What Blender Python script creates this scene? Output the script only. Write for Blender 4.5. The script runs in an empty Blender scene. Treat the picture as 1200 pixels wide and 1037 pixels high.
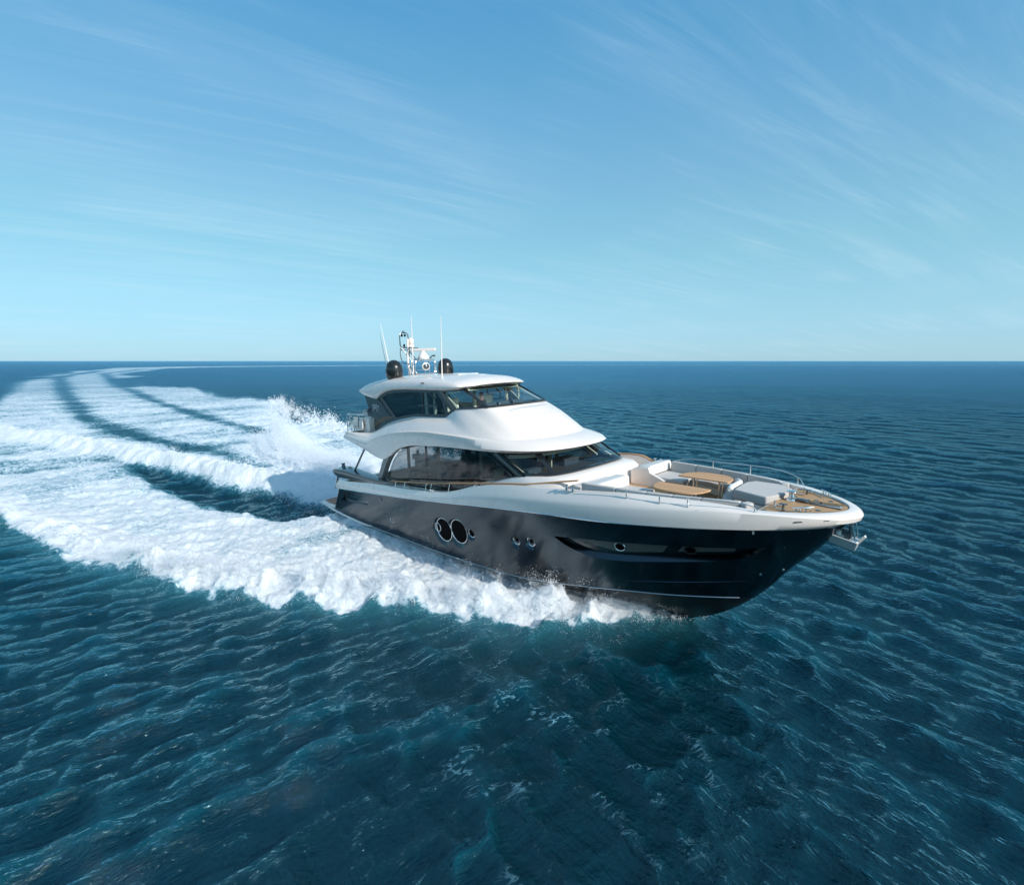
import bpy, bmesh, math, random
import numpy as np
from mathutils import Vector, Matrix
RAD = math.radians
rng = np.random.default_rng(7)
random.seed(7)
SC = bpy.context.scene
C = bpy.context.scene.collection

# ------------------------------------------------------------------ camera
cam_d = bpy.data.cameras.new("camera")
cam = bpy.data.objects.new("camera", cam_d)
C.objects.link(cam)
CAM_H = 9.25
cam_d.sensor_fit = 'HORIZONTAL'
cam_d.sensor_width = 36.0
cam_d.lens = 36.0 * 632.0 / 1200.0
cam_d.clip_start = 0.1
cam_d.clip_end = 60000
cam.location = (0, 0, CAM_H)
cam.rotation_euler = (RAD(90) - math.atan(95.5 / 632.0), 0, 0)
SC.camera = cam

# ------------------------------------------------------------------ sky, sun, exposure
SUN_EL = 28.0
SUN_AZ = 133.0   # clockwise from the viewing direction: nearly over the bow
SUN_DIR = Vector((math.sin(RAD(SUN_AZ)) * math.cos(RAD(SUN_EL)), math.cos(RAD(SUN_AZ)) * math.cos(RAD(SUN_EL)), math.sin(RAD(SUN_EL)))).normalized()
world = bpy.data.worlds.new("World")
SC.world = world
world.use_nodes = True
wt = world.node_tree
for n in list(wt.nodes):
    wt.nodes.remove(n)
def WN(t, **k):
    n = wt.nodes.new(t)
    for a, b in k.items():
        setattr(n, a, b)
    return n
wout = WN('ShaderNodeOutputWorld')
wbg = WN('ShaderNodeBackground')
sky = WN('ShaderNodeTexSky', sky_type='NISHITA', sun_disc=False)
sky.sun_elevation = RAD(SUN_EL)
sky.sun_rotation = math.atan2(SUN_DIR.x, SUN_DIR.y)
sky.altitude = 0
sky.air_density = 1.0
sky.dust_density = 0.6
sky.ozone_density = 2.6
tint = WN('ShaderNodeMix', data_type='RGBA', blend_type='MULTIPLY')
tint.inputs[0].default_value = 1.0
wt.links.new(sky.outputs[0], tint.inputs[6])
# thin cirrus: the direction is projected on a high flat layer and fed to stretched noise
tc = WN('ShaderNodeTexCoord')
sep = WN('ShaderNodeSeparateXYZ')
wt.links.new(tc.outputs['Generated'], sep.inputs[0])
mz = WN('ShaderNodeMath', operation='MAXIMUM'); mz.inputs[1].default_value = 0.0
wt.links.new(sep.outputs[2], mz.inputs[0])
# the clear maritime air: haze band and blue balanced by elevation
def zramp(stops):
    ramp = WN('ShaderNodeValToRGB'); el = ramp.color_ramp.elements
    for k, (p, c) in enumerate(stops):
        e = el[k] if k < 2 else el.new(p)
        e.position = p; e.color = (c[0], c[1], c[2], 1)
    wt.links.new(mz.outputs[0], ramp.inputs[0]); return ramp.outputs[0]
wt.links.new(zramp([(0.0, (.40, .68, 1.06)), (.04, (.44, .70, 1.02)), (.10, (.53, .79, .90)), (.18, (.61, .85, .80)), (.31, (.74, .99, .93)), (.50, (.56, 1.10, 1.13)), (1.0, (.50, 1.0, 1.12))]), tint.inputs[7])
K_ = 1 / .198
air = zramp([(0.0, (.44, .69, .80)), (.05, (.39, .66, .79)), (.18, (.27, .58, .74)), (.31, (.19, .46, .69)), (.50, (.095, .34, .61)), (.75, (.16, .36, .58)), (1.0, (.30, .46, .62))])  # top stops: unseen overhead sky brightened to add fill light
airs = WN('ShaderNodeMix', data_type='RGBA', blend_type='MULTIPLY'); airs.inputs[0].default_value = 1.0
airs.inputs[7].default_value = (K_, K_, K_, 1); airs.clamp_result = False
wt.links.new(air, airs.inputs[6])
both = WN('ShaderNodeMix', data_type='RGBA'); both.inputs[0].default_value = 0.72
wt.links.new(tint.outputs[2], both.inputs[6]); wt.links.new(airs.outputs[2], both.inputs[7])
az_ = WN('ShaderNodeMath', operation='ADD'); az_.inputs[1].default_value = 0.10
wt.links.new(mz.outputs[0], az_.inputs[0])
dx = WN('ShaderNodeMath', operation='DIVIDE'); dy = WN('ShaderNodeMath', operation='DIVIDE')
wt.links.new(sep.outputs[0], dx.inputs[0]); wt.links.new(az_.outputs[0], dx.inputs[1])
wt.links.new(sep.outputs[1], dy.inputs[0]); wt.links.new(az_.outputs[0], dy.inputs[1])
comb = WN('ShaderNodeCombineXYZ')
wt.links.new(dx.outputs[0], comb.inputs[0]); wt.links.new(dy.outputs[0], comb.inputs[1])
def cirrus(rot, scale, sx, sy, detail, lo, hi, amt, dist=1.2, off=(0, 0, 0)):
    mp = WN('ShaderNodeMapping'); mp.inputs['Rotation'].default_value = (0, 0, RAD(rot))
    mp2 = WN('ShaderNodeMapping'); mp2.inputs['Scale'].default_value = (sx, sy, 1); mp2.inputs['Location'].default_value = off
    wt.links.new(comb.outputs[0], mp.inputs[0]); wt.links.new(mp.outputs[0], mp2.inputs[0])
    nz = WN('ShaderNodeTexNoise'); nz.inputs['Scale'].default_value = scale
    nz.inputs['Detail'].default_value = detail; nz.inputs['Distortion'].default_value = dist
    nz.inputs['Roughness'].default_value = 0.62
    wt.links.new(mp2.outputs[0], nz.inputs[0])
    mr = WN('ShaderNodeMapRange', interpolation_type='SMOOTHSTEP')
    mr.inputs[1].default_value = lo; mr.inputs[2].default_value = hi; mr.inputs[4].default_value = amt
    wt.links.new(nz.outputs[0], mr.inputs[0])
    return mr.outputs[0]
c1 = cirrus(-38, 1.0, 0.30, 2.6, 9, 0.42, 0.84, 0.28, 0.9)
c2 = cirrus(-30, 2.6, 0.22, 3.0, 9, 0.44, 0.82, 0.17, 1.4, (1, 7, 0))
c3 = cirrus(0, 0.5, 1.0, 1.0, 3, 0.33, 0.60, 1.0, 0.4, (5.5, 0.3, 0))
add = WN('ShaderNodeMath', operation='ADD'); wt.links.new(c1, add.inputs[0]); wt.links.new(c2, add.inputs[1])
mul = WN('ShaderNodeMath', operation='MULTIPLY'); wt.links.new(add.outputs[0], mul.inputs[0]); wt.links.new(c3, mul.inputs[1])
cl = WN('ShaderNodeMix', data_type='RGBA')
cl.inputs[7].default_value = (3.4, 4.4, 5.0, 1)
wt.links.new(mul.outputs[0], cl.inputs[0]); wt.links.new(both.outputs[2], cl.inputs[6])
wt.links.new(cl.outputs[2], wbg.inputs[0])
wbg.inputs[1].default_value = 0.142
wt.links.new(wbg.outputs[0], wout.inputs[0])

sun_d = bpy.data.lights.new("sun", 'SUN')
sun_d.energy = 3.35
sun_d.angle = RAD(0.53)
sun_d.color = (1.0, 0.93, 0.85)
sun = bpy.data.objects.new("sun", sun_d)
C.objects.link(sun)
sun.rotation_euler = (-SUN_DIR).to_track_quat('-Z', 'Y').to_euler()
SC.view_settings.view_transform = 'Standard'
SC.view_settings.look = 'None'
SC.view_settings.gamma = 1.0
SC.view_settings.use_curve_mapping = False
SC.view_settings.exposure = 0.5
SC.cycles.max_bounces = 12
SC.cycles.diffuse_bounces = 8
SC.cycles.transparent_max_bounces = 12
SC.cycles.use_denoising = True
SC.cycles.caustics_reflective = False
SC.cycles.caustics_refractive = False

# ------------------------------------------------------------------ materials
def mat(name, base, rough=0.5, metal=0.0, coat=0.0, spec=0.5, sheen=0.0, ior=1.5):
    m = bpy.data.materials.new(name); m.use_nodes = True
    b = m.node_tree.nodes['Principled BSDF']
    b.inputs['Base Color'].default_value = (*base, 1)
    b.inputs['Roughness'].default_value = rough
    b.inputs['Metallic'].default_value = metal
    b.inputs['Coat Weight'].default_value = coat
    b.inputs['Coat Roughness'].default_value = 0.04
    b.inputs['Specular IOR Level'].default_value = spec
    b.inputs['Sheen Weight'].default_value = sheen
    b.inputs['IOR'].default_value = ior
    return m
def nz_bump(m, scale, strength, dist=0.01, detail=4, stretch=(1, 1, 1), colvar=0.0, roughvar=0.0):
    nt = m.node_tree; b = nt.nodes['Principled BSDF']
    t = nt.nodes.new('ShaderNodeTexCoord'); mp = nt.nodes.new('ShaderNodeMapping')
    mp.inputs['Scale'].default_value = stretch
    n = nt.nodes.new('ShaderNodeTexNoise'); n.inputs['Scale'].default_value = scale; n.inputs['Detail'].default_value = detail
    nt.links.new(t.outputs['Object'], mp.inputs[0]); nt.links.new(mp.outputs[0], n.inputs[0])
    if strength:
        bp = nt.nodes.new('ShaderNodeBump'); bp.inputs['Strength'].default_value = strength; bp.inputs['Distance'].default_value = dist
        nt.links.new(n.outputs[0], bp.inputs['Height']); nt.links.new(bp.outputs[0], b.inputs['Normal'])
    if colvar:
        base = tuple(b.inputs['Base Color'].default_value)
        mx = nt.nodes.new('ShaderNodeMix'); mx.data_type = 'RGBA'
        mx.inputs[6].default_value = tuple(c * (1 - colvar) for c in base[:3]) + (1,)
        mx.inputs[7].default_value = tuple(min(1, c * (1 + colvar)) for c in base[:3]) + (1,)
        nt.links.new(n.outputs[0], mx.inputs[0]); nt.links.new(mx.outputs[2], b.inputs['Base Color'])
    if roughvar:
        r0 = b.inputs['Roughness'].default_value
        mr = nt.nodes.new('ShaderNodeMapRange'); mr.inputs[3].default_value = max(0, r0 - roughvar); mr.inputs[4].default_value = r0 + roughvar
        nt.links.new(n.outputs[0], mr.inputs[0]); nt.links.new(mr.outputs[0], b.inputs['Roughness'])
    return m
M_WHITE = nz_bump(mat('white_gelcoat', (0.84, 0.765, 0.705), 0.28, coat=0.5), 1.3, 0.03, 0.02, colvar=0.02, roughvar=0.06)
M_HULL = nz_bump(mat('gunmetal_hull_paint', (0.062, 0.076, 0.088), 0.18, metal=1.0, coat=0.25), 0.9, 0.06, 0.05, stretch=(0.6, 1, 1), roughvar=0.08)
M_BOTTOM = nz_bump(mat('black_antifouling', (0.004, 0.004, 0.005), 0.35), 3, 0.1, 0.01)
M_CHROME = mat('polished_steel', (0.75, 0.75, 0.74), 0.12, metal=1.0)
M_ANCHOR = mat('satin_anchor_steel', (0.80, 0.80, 0.78), 0.38, metal=0.55)
M_DKSTEEL = mat('dark_steel', (0.18, 0.19, 0.20), 0.25, metal=1.0)
M_DARK = mat('dark_grey_paint', (0.055, 0.062, 0.065), 0.22, coat=0.6)
M_BLACK = mat('gloss_black', (0.008, 0.009, 0.010), 0.12, coat=0.8)
M_RUBBER = mat('black_rubber', (0.015, 0.015, 0.015), 0.6)
M_RADOME = mat('radome_black', (0.010, 0.011, 0.011), 0.28, coat=0.4)
M_CREAM = mat('cream_paint', (0.62, 0.58, 0.48), 0.45)
M_TRIM = mat('ivory_interior_trim', (0.86, 0.87, 0.74), 0.5)
M_FABRIC = nz_bump(mat('light_grey_fabric', (0.47, 0.445, 0.42), 0.85, sheen=0.2), 90, 0.25, 0.003, colvar=0.06)
M_VINYL = nz_bump(mat('white_vinyl', (0.74, 0.72, 0.68), 0.55), 3, 0.25, 0.02, colvar=0.03)
M_PIPING = mat('grey_piping', (0.22, 0.23, 0.25), 0.6)
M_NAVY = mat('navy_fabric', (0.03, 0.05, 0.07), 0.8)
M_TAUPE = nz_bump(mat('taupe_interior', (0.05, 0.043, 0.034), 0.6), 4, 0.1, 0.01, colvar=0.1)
M_BRONZE = mat('bronze_wood_trim', (0.16, 0.09, 0.05), 0.35, coat=0.4)
M_SKIN = mat('skin', (0.45, 0.25, 0.18), 0.5)
M_HAIR = mat('dark_hair', (0.02, 0.015, 0.012), 0.6)
M_SHIRT = mat('dark_shirt', (0.015, 0.018, 0.025), 0.8)
M_PALEGL = mat('pale_grey_panel', (0.45, 0.48, 0.50), 0.3)
M_ARCH = mat('grey_arch_reveal', (0.24, 0.245, 0.24), 0.35)
M_BRUSH = nz_bump(mat('brushed_steel', (0.55, 0.56, 0.57), 0.3, metal=1.0), 30, 0.1, 0.003, stretch=(1, 8, 8))

def teak(name, base, dark, plank=0.055, caulk=0.05, axis=1):
    m = bpy.data.materials.new(name); m.use_nodes = True
    nt = m.node_tree; b = nt.nodes['Principled BSDF']; b.inputs['Roughness'].default_value = 0.62
    t = nt.nodes.new('ShaderNodeTexCoord'); s = nt.nodes.new('ShaderNodeSeparateXYZ')
    nt.links.new(t.outputs['Object'], s.inputs[0])
    d = nt.nodes.new('ShaderNodeMath'); d.operation = 'DIVIDE'; d.inputs[1].default_value = plank
    nt.links.new(s.outputs[axis], d.inputs[0])
    fr = nt.nodes.new('ShaderNodeMath'); fr.operation = 'FRACT'; nt.links.new(d.outputs[0], fr.inputs[0])
    lt = nt.nodes.new('ShaderNodeMath'); lt.operation = 'LESS_THAN'; lt.inputs[1].default_value = caulk * 2
    nt.links.new(fr.outputs[0], lt.inputs[0])
    fl = nt.nodes.new('ShaderNodeMath'); fl.operation = 'FLOOR'; nt.links.new(d.outputs[0], fl.inputs[0])
    wn = nt.nodes.new('ShaderNodeTexWhiteNoise'); wn.noise_dimensions = '1D'; nt.links.new(fl.outputs[0], wn.inputs['W'])
    mp = nt.nodes.new('ShaderNodeMapping'); mp.inputs['Scale'].default_value = (2, 40, 10) if axis == 1 else (40, 2, 10)
    nt.links.new(t.outputs['Object'], mp.inputs[0])
    n = nt.nodes.new('ShaderNodeTexNoise'); n.inputs['Scale'].default_value = 1.5; n.inputs['Detail'].default_value = 6
    nt.links.new(mp.outputs[0], n.inputs[0])
    a = nt.nodes.new('ShaderNodeMath'); a.operation = 'ADD'; nt.links.new(n.outputs[0], a.inputs[0])
    w2 = nt.nodes.new('ShaderNodeMath'); w2.operation = 'MULTIPLY'; w2.inputs[1].default_value = 0.5
    nt.links.new(wn.outputs[0], w2.inputs[0]); nt.links.new(w2.outputs[0], a.inputs[1])
    cr = nt.nodes.new('ShaderNodeMix'); cr.data_type = 'RGBA'
    cr.inputs[6].default_value = tuple(c * 0.62 for c in base) + (1,); cr.inputs[7].default_value = tuple(min(1, c * 1.15) for c in base) + (1,)
    nt.links.new(a.outputs[0], cr.inputs[0])
    mx = nt.nodes.new('ShaderNodeMix'); mx.data_type = 'RGBA'; mx.inputs[7].default_value = (*dark, 1)
    nt.links.new(lt.outputs[0], mx.inputs[0]); nt.links.new(cr.outputs[2], mx.inputs[6])
    nt.links.new(mx.outputs[2], b.inputs['Base Color'])
    return m
M_TEAK = teak('teak_deck', (0.50, 0.30, 0.15), (0.06, 0.045, 0.035), 0.06, 0.045)
M_TEAKT = teak('teak_table', (0.56, 0.32, 0.16), (0.30, 0.16, 0.07), 0.11, 0.02)
M_TEAKR = teak('teak_rail', (0.46, 0.25, 0.12), (0.40, 0.22, 0.10), 0.4, 0.01)
M_TEAKSTERN = teak('teak_platform', (0.42, 0.16, 0.08), (0.05, 0.03, 0.02), 0.06, 0.045)

def glass(name, tintc, gloss_tint=(1, 1, 1), rough=0.0, ior=1.5):
    m = bpy.data.materials.new(name); m.use_nodes = True
    nt = m.node_tree
    for n in list(nt.nodes): nt.nodes.remove(n)
    o = nt.nodes.new('ShaderNodeOutputMaterial'); mx = nt.nodes.new('ShaderNodeMixShader')
    fr = nt.nodes.new('ShaderNodeFresnel'); ge = nt.nodes.new('ShaderNodeNewGeometry'); mi = nt.nodes.new('ShaderNodeMapRange')
    mi.inputs[3].default_value = ior; mi.inputs[4].default_value = 1 / ior   # thin pane: the same from both sides
    nt.links.new(ge.outputs['Backfacing'], mi.inputs[0]); nt.links.new(mi.outputs[0], fr.inputs[0])
    tr = nt.nodes.new('ShaderNodeBsdfTransparent'); tr.inputs[0].default_value = (*tintc, 1)
    gl = nt.nodes.new('ShaderNodeBsdfGlossy'); gl.inputs['Roughness'].default_value = rough; gl.inputs[0].default_value = (*gloss_tint, 1)
    nt.links.new(fr.outputs[0], mx.inputs[0]); nt.links.new(tr.outputs[0], mx.inputs[1]); nt.links.new(gl.outputs[0], mx.inputs[2])
    nt.links.new(mx.outputs[0], o.inputs[0])
    return m
M_GLASS = glass('tinted_window_glass', (0.27, 0.29, 0.30), ior=1.45)
M_PORT = mat('porthole_glass', (0.002, 0.002, 0.003), 0.4, spec=0.02)
M_GLASSL = glass('lounge_side_glass', (0.55, 0.62, 0.62), ior=1.85)
M_GLASSC = glass('clear_windscreen_glass', (0.80, 0.86, 0.85), ior=1.5)
M_GLASSD = glass('dark_hull_glass', (0.10, 0.11, 0.12), ior=1.9)

# ------------------------------------------------------------------ mesh helpers
def link(name, me, m, parent=None, smooth=True, ang=35, bevel=0):
    o = bpy.data.objects.new(name, me); C.objects.link(o)
    if m is not None:
        for q in (m if isinstance(m, (list, tuple)) else [m]): me.materials.append(q)
    if smooth:
        me.polygons.foreach_set('use_smooth', [True] * len(me.polygons))
        me.set_sharp_from_angle(angle=RAD(ang))
    if bevel:
        b = o.modifiers.new('b', 'BEVEL'); b.width = bevel; b.segments = 3; b.limit_method = 'ANGLE'; b.angle_limit = RAD(40)
    if parent is not None: o.parent = parent
    return o
def pyd(name, V, F, m, parent=None, **k):
    me = bpy.data.meshes.new(name); me.from_pydata([tuple(map(float, v)) for v in V], [], [tuple(map(int, f)) for f in F]); me.update()
    bm = bmesh.new(); bm.from_mesh(me); bmesh.ops.remove_doubles(bm, verts=bm.verts, dist=1e-5)
    bmesh.ops.recalc_face_normals(bm, faces=bm.faces); bm.to_mesh(me); bm.free()
    return link(name, me, m, parent, **k)
class MB:
    """collects boxes, tubes, lathes and sheets; build() links them as one mesh"""
    def __init__(s): s.V = []; s.F = []
    def add(s, V, F):
        n = len(s.V); s.V += [tuple(map(float, v)) for v in V]; s.F += [tuple(int(i) + n for i in f) for f in F]; return s
    def box(s, c, size, rz=0, ry=0, rx=0, taper=1.0):
        R = Matrix.Rotation(rz, 3, 'Z') @ Matrix.Rotation(ry, 3, 'Y') @ Matrix.Rotation(rx, 3, 'X')
        P = []
        for z in (-.5, .5):
            t = 1.0 if z < 0 else taper
            for x, y in ((-.5, -.5), (.5, -.5), (.5, .5), (-.5, .5)):
                P.append(Vector(c) + R @ Vector((x * size[0] * t, y * size[1] * t, z * size[2])))
        return s.add(P, [(3, 2, 1, 0), (4, 5, 6, 7), (0, 1, 5, 4), (1, 2, 6, 5), (2, 3, 7, 6), (3, 0, 4, 7)])
    def tube(s, pts, r, n=10, caps=True, closed=False):
        pts = [Vector(p) for p in pts]; k = len(pts)
        rs = r if isinstance(r, (list, tuple)) else [r] * k
        V = []; up = None
        for i, p in enumerate(pts):
            if closed: d = (pts[(i + 1) % k] - pts[i - 1]).normalized()
            else: d = (pts[min(i + 1, k - 1)] - pts[max(i - 1, 0)]).normalized()
            if up is None:
                up = Vector((0, 0, 1)) if abs(d.z) < 0.9 else Vector((1, 0, 0))
            a = d.cross(up).normalized(); up = a.cross(d).normalized()
            for j in range(n):
                t = 2 * math.pi * j / n
                V.append(p + (a * math.cos(t) + up * math.sin(t)) * rs[i])
        F = []
        for i in range(k if closed else k - 1):
            for j in range(n):
                i2 = (i + 1) % k
                F.append((i * n + j, i * n + (j + 1) % n, i2 * n + (j + 1) % n, i2 * n + j))
        if caps and not closed:
            F.append(tuple(range(n))[::-1]); F.append(tuple(range((k - 1) * n, k * n)))
        return s.add(V, F)
    def lathe(s, c, prof, n=24, axis=None):
        """prof: (radius, height) pairs along axis"""
        ax = Vector(axis or (0, 0, 1)).normalized(); q = ax.to_track_quat('Z', 'Y').to_matrix()
        V = []
        for r, h in prof:
            for j in range(n):
                t = 2 * math.pi * j / n
                V.append(Vector(c) + q @ Vector((r * math.cos(t), r * math.sin(t), h)))
        F = []
        for i in range(len(prof) - 1):
            for j in range(n):
                F.append((i * n + j, i * n + (j + 1) % n, (i + 1) * n + (j + 1) % n, (i + 1) * n + j))
        if prof[0][0] > 1e-4: F.append(tuple(range(n))[::-1])
        if prof[-1][0] > 1e-4: F.append(tuple(range((len(prof) - 1) * n, len(prof) * n)))
        return s.add(V, F)
    def prism(s, poly, z0, z1, inset_top=0):
        """poly: xy list"""
        n = len(poly); cx = sum(p[0] for p in poly) / n; cy = sum(p[1] for p in poly) / n
        V = [(x, y, z0) for x, y in poly]
        for x, y in poly:
            V.append((x + (cx - x) * inset_top, y + (cy - y) * inset_top, z1))
        F = [tuple(range(n))[::-1], tuple(range(n, 2 * n))] + [(i, (i + 1) % n, n + (i + 1) % n, n + i) for i in range(n)]
        return s.add(V, F)
    def hull8(s, bot, top):
        """closed block between two polygons of 3D points"""
        n = len(bot)
        return s.add(list(bot) + list(top), [tuple(range(n))[::-1], tuple(range(n, 2 * n))] + [(i, (i + 1) % n, n + (i + 1) % n, n + i) for i in range(n)])
    def build(s, name, m, parent=None, **k):
        return pyd(name, s.V, s.F, m, parent, **k)

def hermite(K, P, t):
    """C1 interpolation of rows P at knots K, evaluated at t (limited tangents)"""
    K = np.asarray(K, float); P = np.asarray(P, float)
    D = np.diff(P, axis=0) / np.diff(K)[:, None]
    T = np.zeros_like(P); T[0] = D[0]; T[-1] = D[-1]
    h = np.diff(K)
    for i in range(1, len(K) - 1):
        T[i] = (D[i - 1] * h[i] + D[i] * h[i - 1]) / (h[i] + h[i - 1])
        same = D[i - 1] * D[i] > 0
        lim = 2.5 * np.minimum(abs(D[i - 1]), abs(D[i]))
        T[i] = np.where(same, np.clip(T[i], -lim, lim), T[i] * 0.35)
    i = np.clip(np.searchsorted(K, t, side='right') - 1, 0, len(K) - 2)
    hh = h[i][:, None]; u = ((t - K[i]) / h[i])[:, None]
    return ((2 * u**3 - 3 * u**2 + 1) * P[i] + (u**3 - 2 * u**2 + u) * hh * T[i] + (-2 * u**3 + 3 * u**2) * P[i + 1] + (u**3 - u**2) * hh * T[i + 1])
def curve(pts, n):
    P = np.array(pts, float); K = np.concatenate([[0], np.cumsum(np.linalg.norm(np.diff(P, axis=0), axis=1))])
    return hermite(K, P, np.linspace(0, K[-1], n))
def grid_rows(rows, nu, nv=1, smooth_v=False, linear=False):
    """rows: control curves with the same number of stations -> array (R,nu,3)"""
    G = np.array(rows, float)
    seg = np.linalg.norm(np.diff(G, axis=1), axis=2).mean(0) + 1e-4
    K = np.concatenate([[0], np.cumsum(seg)])
    t = np.sort(np.unique(np.concatenate([np.linspace(0, K[-1], nu), K])))
    if linear:
        A = np.stack([np.stack([np.interp(t, K, G[r, :, c]) for c in range(3)], 1) for r in range(len(G))])
    else:
        A = np.stack([hermite(K, G[r], t) for r in range(len(G))])
    if nv > 1:
        R = len(G); tt = np.linspace(0, R - 1, (R - 1) * nv + 1)
        if smooth_v:
            A = np.stack([hermite(np.arange(R), A[:, i], tt) for i in range(A.shape[1])], 1)
        else:
            A = np.stack([np.stack([np.interp(tt, np.arange(R), A[:, i, c]) for c in range(3)], 1) for i in range(A.shape[1])], 1)
    return A
def mirror_cols(A):
    """append the mirrored half (rows run stern -> bow centre on starboard)"""
    B = A[:, ::-1].copy(); B[:, :, 1] *= -1
    if np.allclose(A[:, -1, 1], 0, atol=1e-3): B = B[:, 1:]
    return np.concatenate([A, B], 1)
def sheet(A):
    r, c = A.shape[:2]
    V = A.reshape(-1, 3); F = [(i * c + j, i * c + j + 1, (i + 1) * c + j + 1, (i + 1) * c + j) for i in range(r - 1) for j in range(c - 1)]
    return V, F
def mir(A):
    B = np.array(A, float).copy(); B[..., 1] *= -1; return B
def tag(o, label=None, cat=None, group=None, kind=None):
    if label: o['label'] = label
    if cat: o['category'] = cat
    if group: o['group'] = group
    if kind: o['kind'] = kind
    return o

# ------------------------------------------------------------------ hull form (yacht's own axes: x forward, y to port, z up)
def hb(x, B=3.3, x0=14.0, xe=26.28, p=3.0, q=1.8):
    x = np.asarray(x, float)
    t = np.clip((x - x0) / (xe - x0), 0, 1)
    return np.where(x > x0, B * (1 - t ** p) ** (1 / q), B - (B - 2.98) * ((x0 - x) / x0) ** 2)
def itp(x, tab):
    tab = np.array(tab, float); x = np.atleast_1d(np.asarray(x, float))
    return hermite(tab[:, 0], tab[:, 1:2], np.clip(x, tab[0, 0], tab[-1, 0]))[:, 0]
SHEER = [(-.3, 1.55), (.7, 1.65), (7.66, 2.33), (11.2, 2.71), (14, 3.03), (17.2, 3.33), (19.4, 3.48), (21.7, 3.68), (23.6, 3.85), (24.6, 3.93), (25.5, 4.0), (26.3, 4.05)]
CHINE = [(-.3, .04), (9.8, .07), (13.5, .2), (15.9, .34), (18.2, .62), (19.9, .79), (21.2, .87), (22.2, .93), (23.5, .97)]
STEM = [(.95, 23.43), (1.4, 23.85), (2.14, 24.40), (2.73, 24.94), (3.3, 25.42), (3.9, 25.86)]
def hull_pt(s, v):
    """s 0 stern..1 stem, v 0 chine..1 sheer; starboard side"""
    ze = .95 + (3.88 - .95) * v
    xe = float(itp(ze, STEM)[0])
    x0 = -.25 + .95 * v
    x = x0 + (xe - x0) * s
    zs = float(itp(-.25 + .95 + (25.85 - .7) * s, SHEER)[0]); zc = float(itp(-.25 + 23.68 * s, CHINE)[0])
    ys = float(hb(.7 + 25.15 * s, xe=25.87)) - .03
    yc = float(hb(-.25 + 23.68 * s, B=2.95, x0=13.5, xe=23.43, p=2.2, q=1.3)); yc = min(yc, ys - .02) if s < .98 else yc
    k = min(1, max(0, (s - .55) / .35))
    w = v ** (1.0 + .28 * k)
    end = max(0.0, (s - .97) / .03)
    if s < .25:  # rounded stern quarter
        pass
    zz = zc + (zs - zc) * v
    zz = zz * (1 - end) + ze * end
    return (x, -(yc + (ys - yc) * w), zz)

# ------------------------------------------------------------------ yacht root
YLOC = Vector((-8.45, 33.45, 0.30)); HEAD, TRIM, ROLL = RAD(-45.3), RAD(0.8), RAD(1.75)
fx = Vector((math.cos(HEAD), math.sin(HEAD), 0)); lf = Vector((-math.sin(HEAD), math.cos(HEAD), 0)); up0 = Vector((0, 0, 1))
f2 = fx * math.cos(TRIM) + up0 * math.sin(TRIM); u2 = -fx * math.sin(TRIM) + up0 * math.cos(TRIM)
l3 = lf * math.cos(ROLL) + u2 * math.sin(ROLL); u3 = -lf * math.sin(ROLL) + u2 * math.cos(ROLL)
YM = Matrix((f2, l3, u3)).transposed()
Y = bpy.data.objects.new('motor_yacht', None); C.objects.link(Y)
Y.matrix_world = Matrix.Translation(YLOC) @ YM.to_4x4()
tag(Y, 'large two-tone motor yacht with black hull and white superstructure speeding across the sea', 'yacht')
def wl(p):  # yacht point -> world
    return YLOC + YM @ Vector(p)

# ---- hull solid with recesses
ss = np.unique(np.concatenate([np.linspace(0, .9, 110), np.linspace(.9, 1, 50)]))
vs = np.linspace(0, 1, 17)
rows = [[hull_pt(s, v) for s in ss] for v in vs[::-1]]
chn = rows[-1]
KEEL = [(-.3, -.75), (12, -1.0), (18, -.92), (20, -.75), (21.12, -.56), (21.7, -.32), (22.46, .13), (23.0, .55), (23.42, .94)]
def bottom_rows():
    out = []
    kx = [-.25 + (23.43 + .25) * s for s in ss]
    kz = itp(kx, KEEL)
    for w in (.03, .25, .5, .75, 1.0):
        r = []
        for i, s in enumerate(ss):
            x, y, z = chn[i]
            yy = y * (1 - w); zz = z + (kz[i] - z) * (w ** .8)
            if w == .03: zz = z - .015; yy = y * .95
            r.append((x, yy, min(zz, z)))
        out.append(r)
    return out
bot = bottom_rows()
A = np.array(rows)
# shoulder: last topsides column at the stem goes to the centreline
full = mirror_cols(A); nC = full.shape[1]
V, F = sheet(full)
V = list(map(tuple, V))
# close top, transom and bottom: chine loop / sheer loop
top_loop = list(range(nC)); bot_loop = [(len(vs) - 1) * nC + j for j in range(nC)]
half = nC // 2
for j in range(half):
    a, b = top_loop[j], top_loop[j + 1]; c, d = top_loop[nC - 2 - j], top_loop[nC - 1 - j]
    F.append((d, c, b, a) if c != b else (d, b, a))
    a, b = bot_loop[j], bot_loop[j + 1]; c, d = bot_loop[nC - 2 - j], bot_loop[nC - 1 - j]
    F.append((a, b, c, d) if c != b else (a, b, d))
F.append(tuple([i * nC for i in range(len(vs))] + [i * nC + nC - 1 for i in range(len(vs))][::-1]))
hull = pyd('hull', V, F, [M_HULL, M_GLASSD, M_BLACK], Y, ang=50)
hull['label'] = 'glossy black hull with cut-in round windows and a long blade-shaped bow window'
B = np.array([chn] + bot); Vb, Fb = sheet(mirror_cols(B)); pyd('hull_bottom', Vb, Fb, M_BOTTOM, Y, ang=60)

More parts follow.
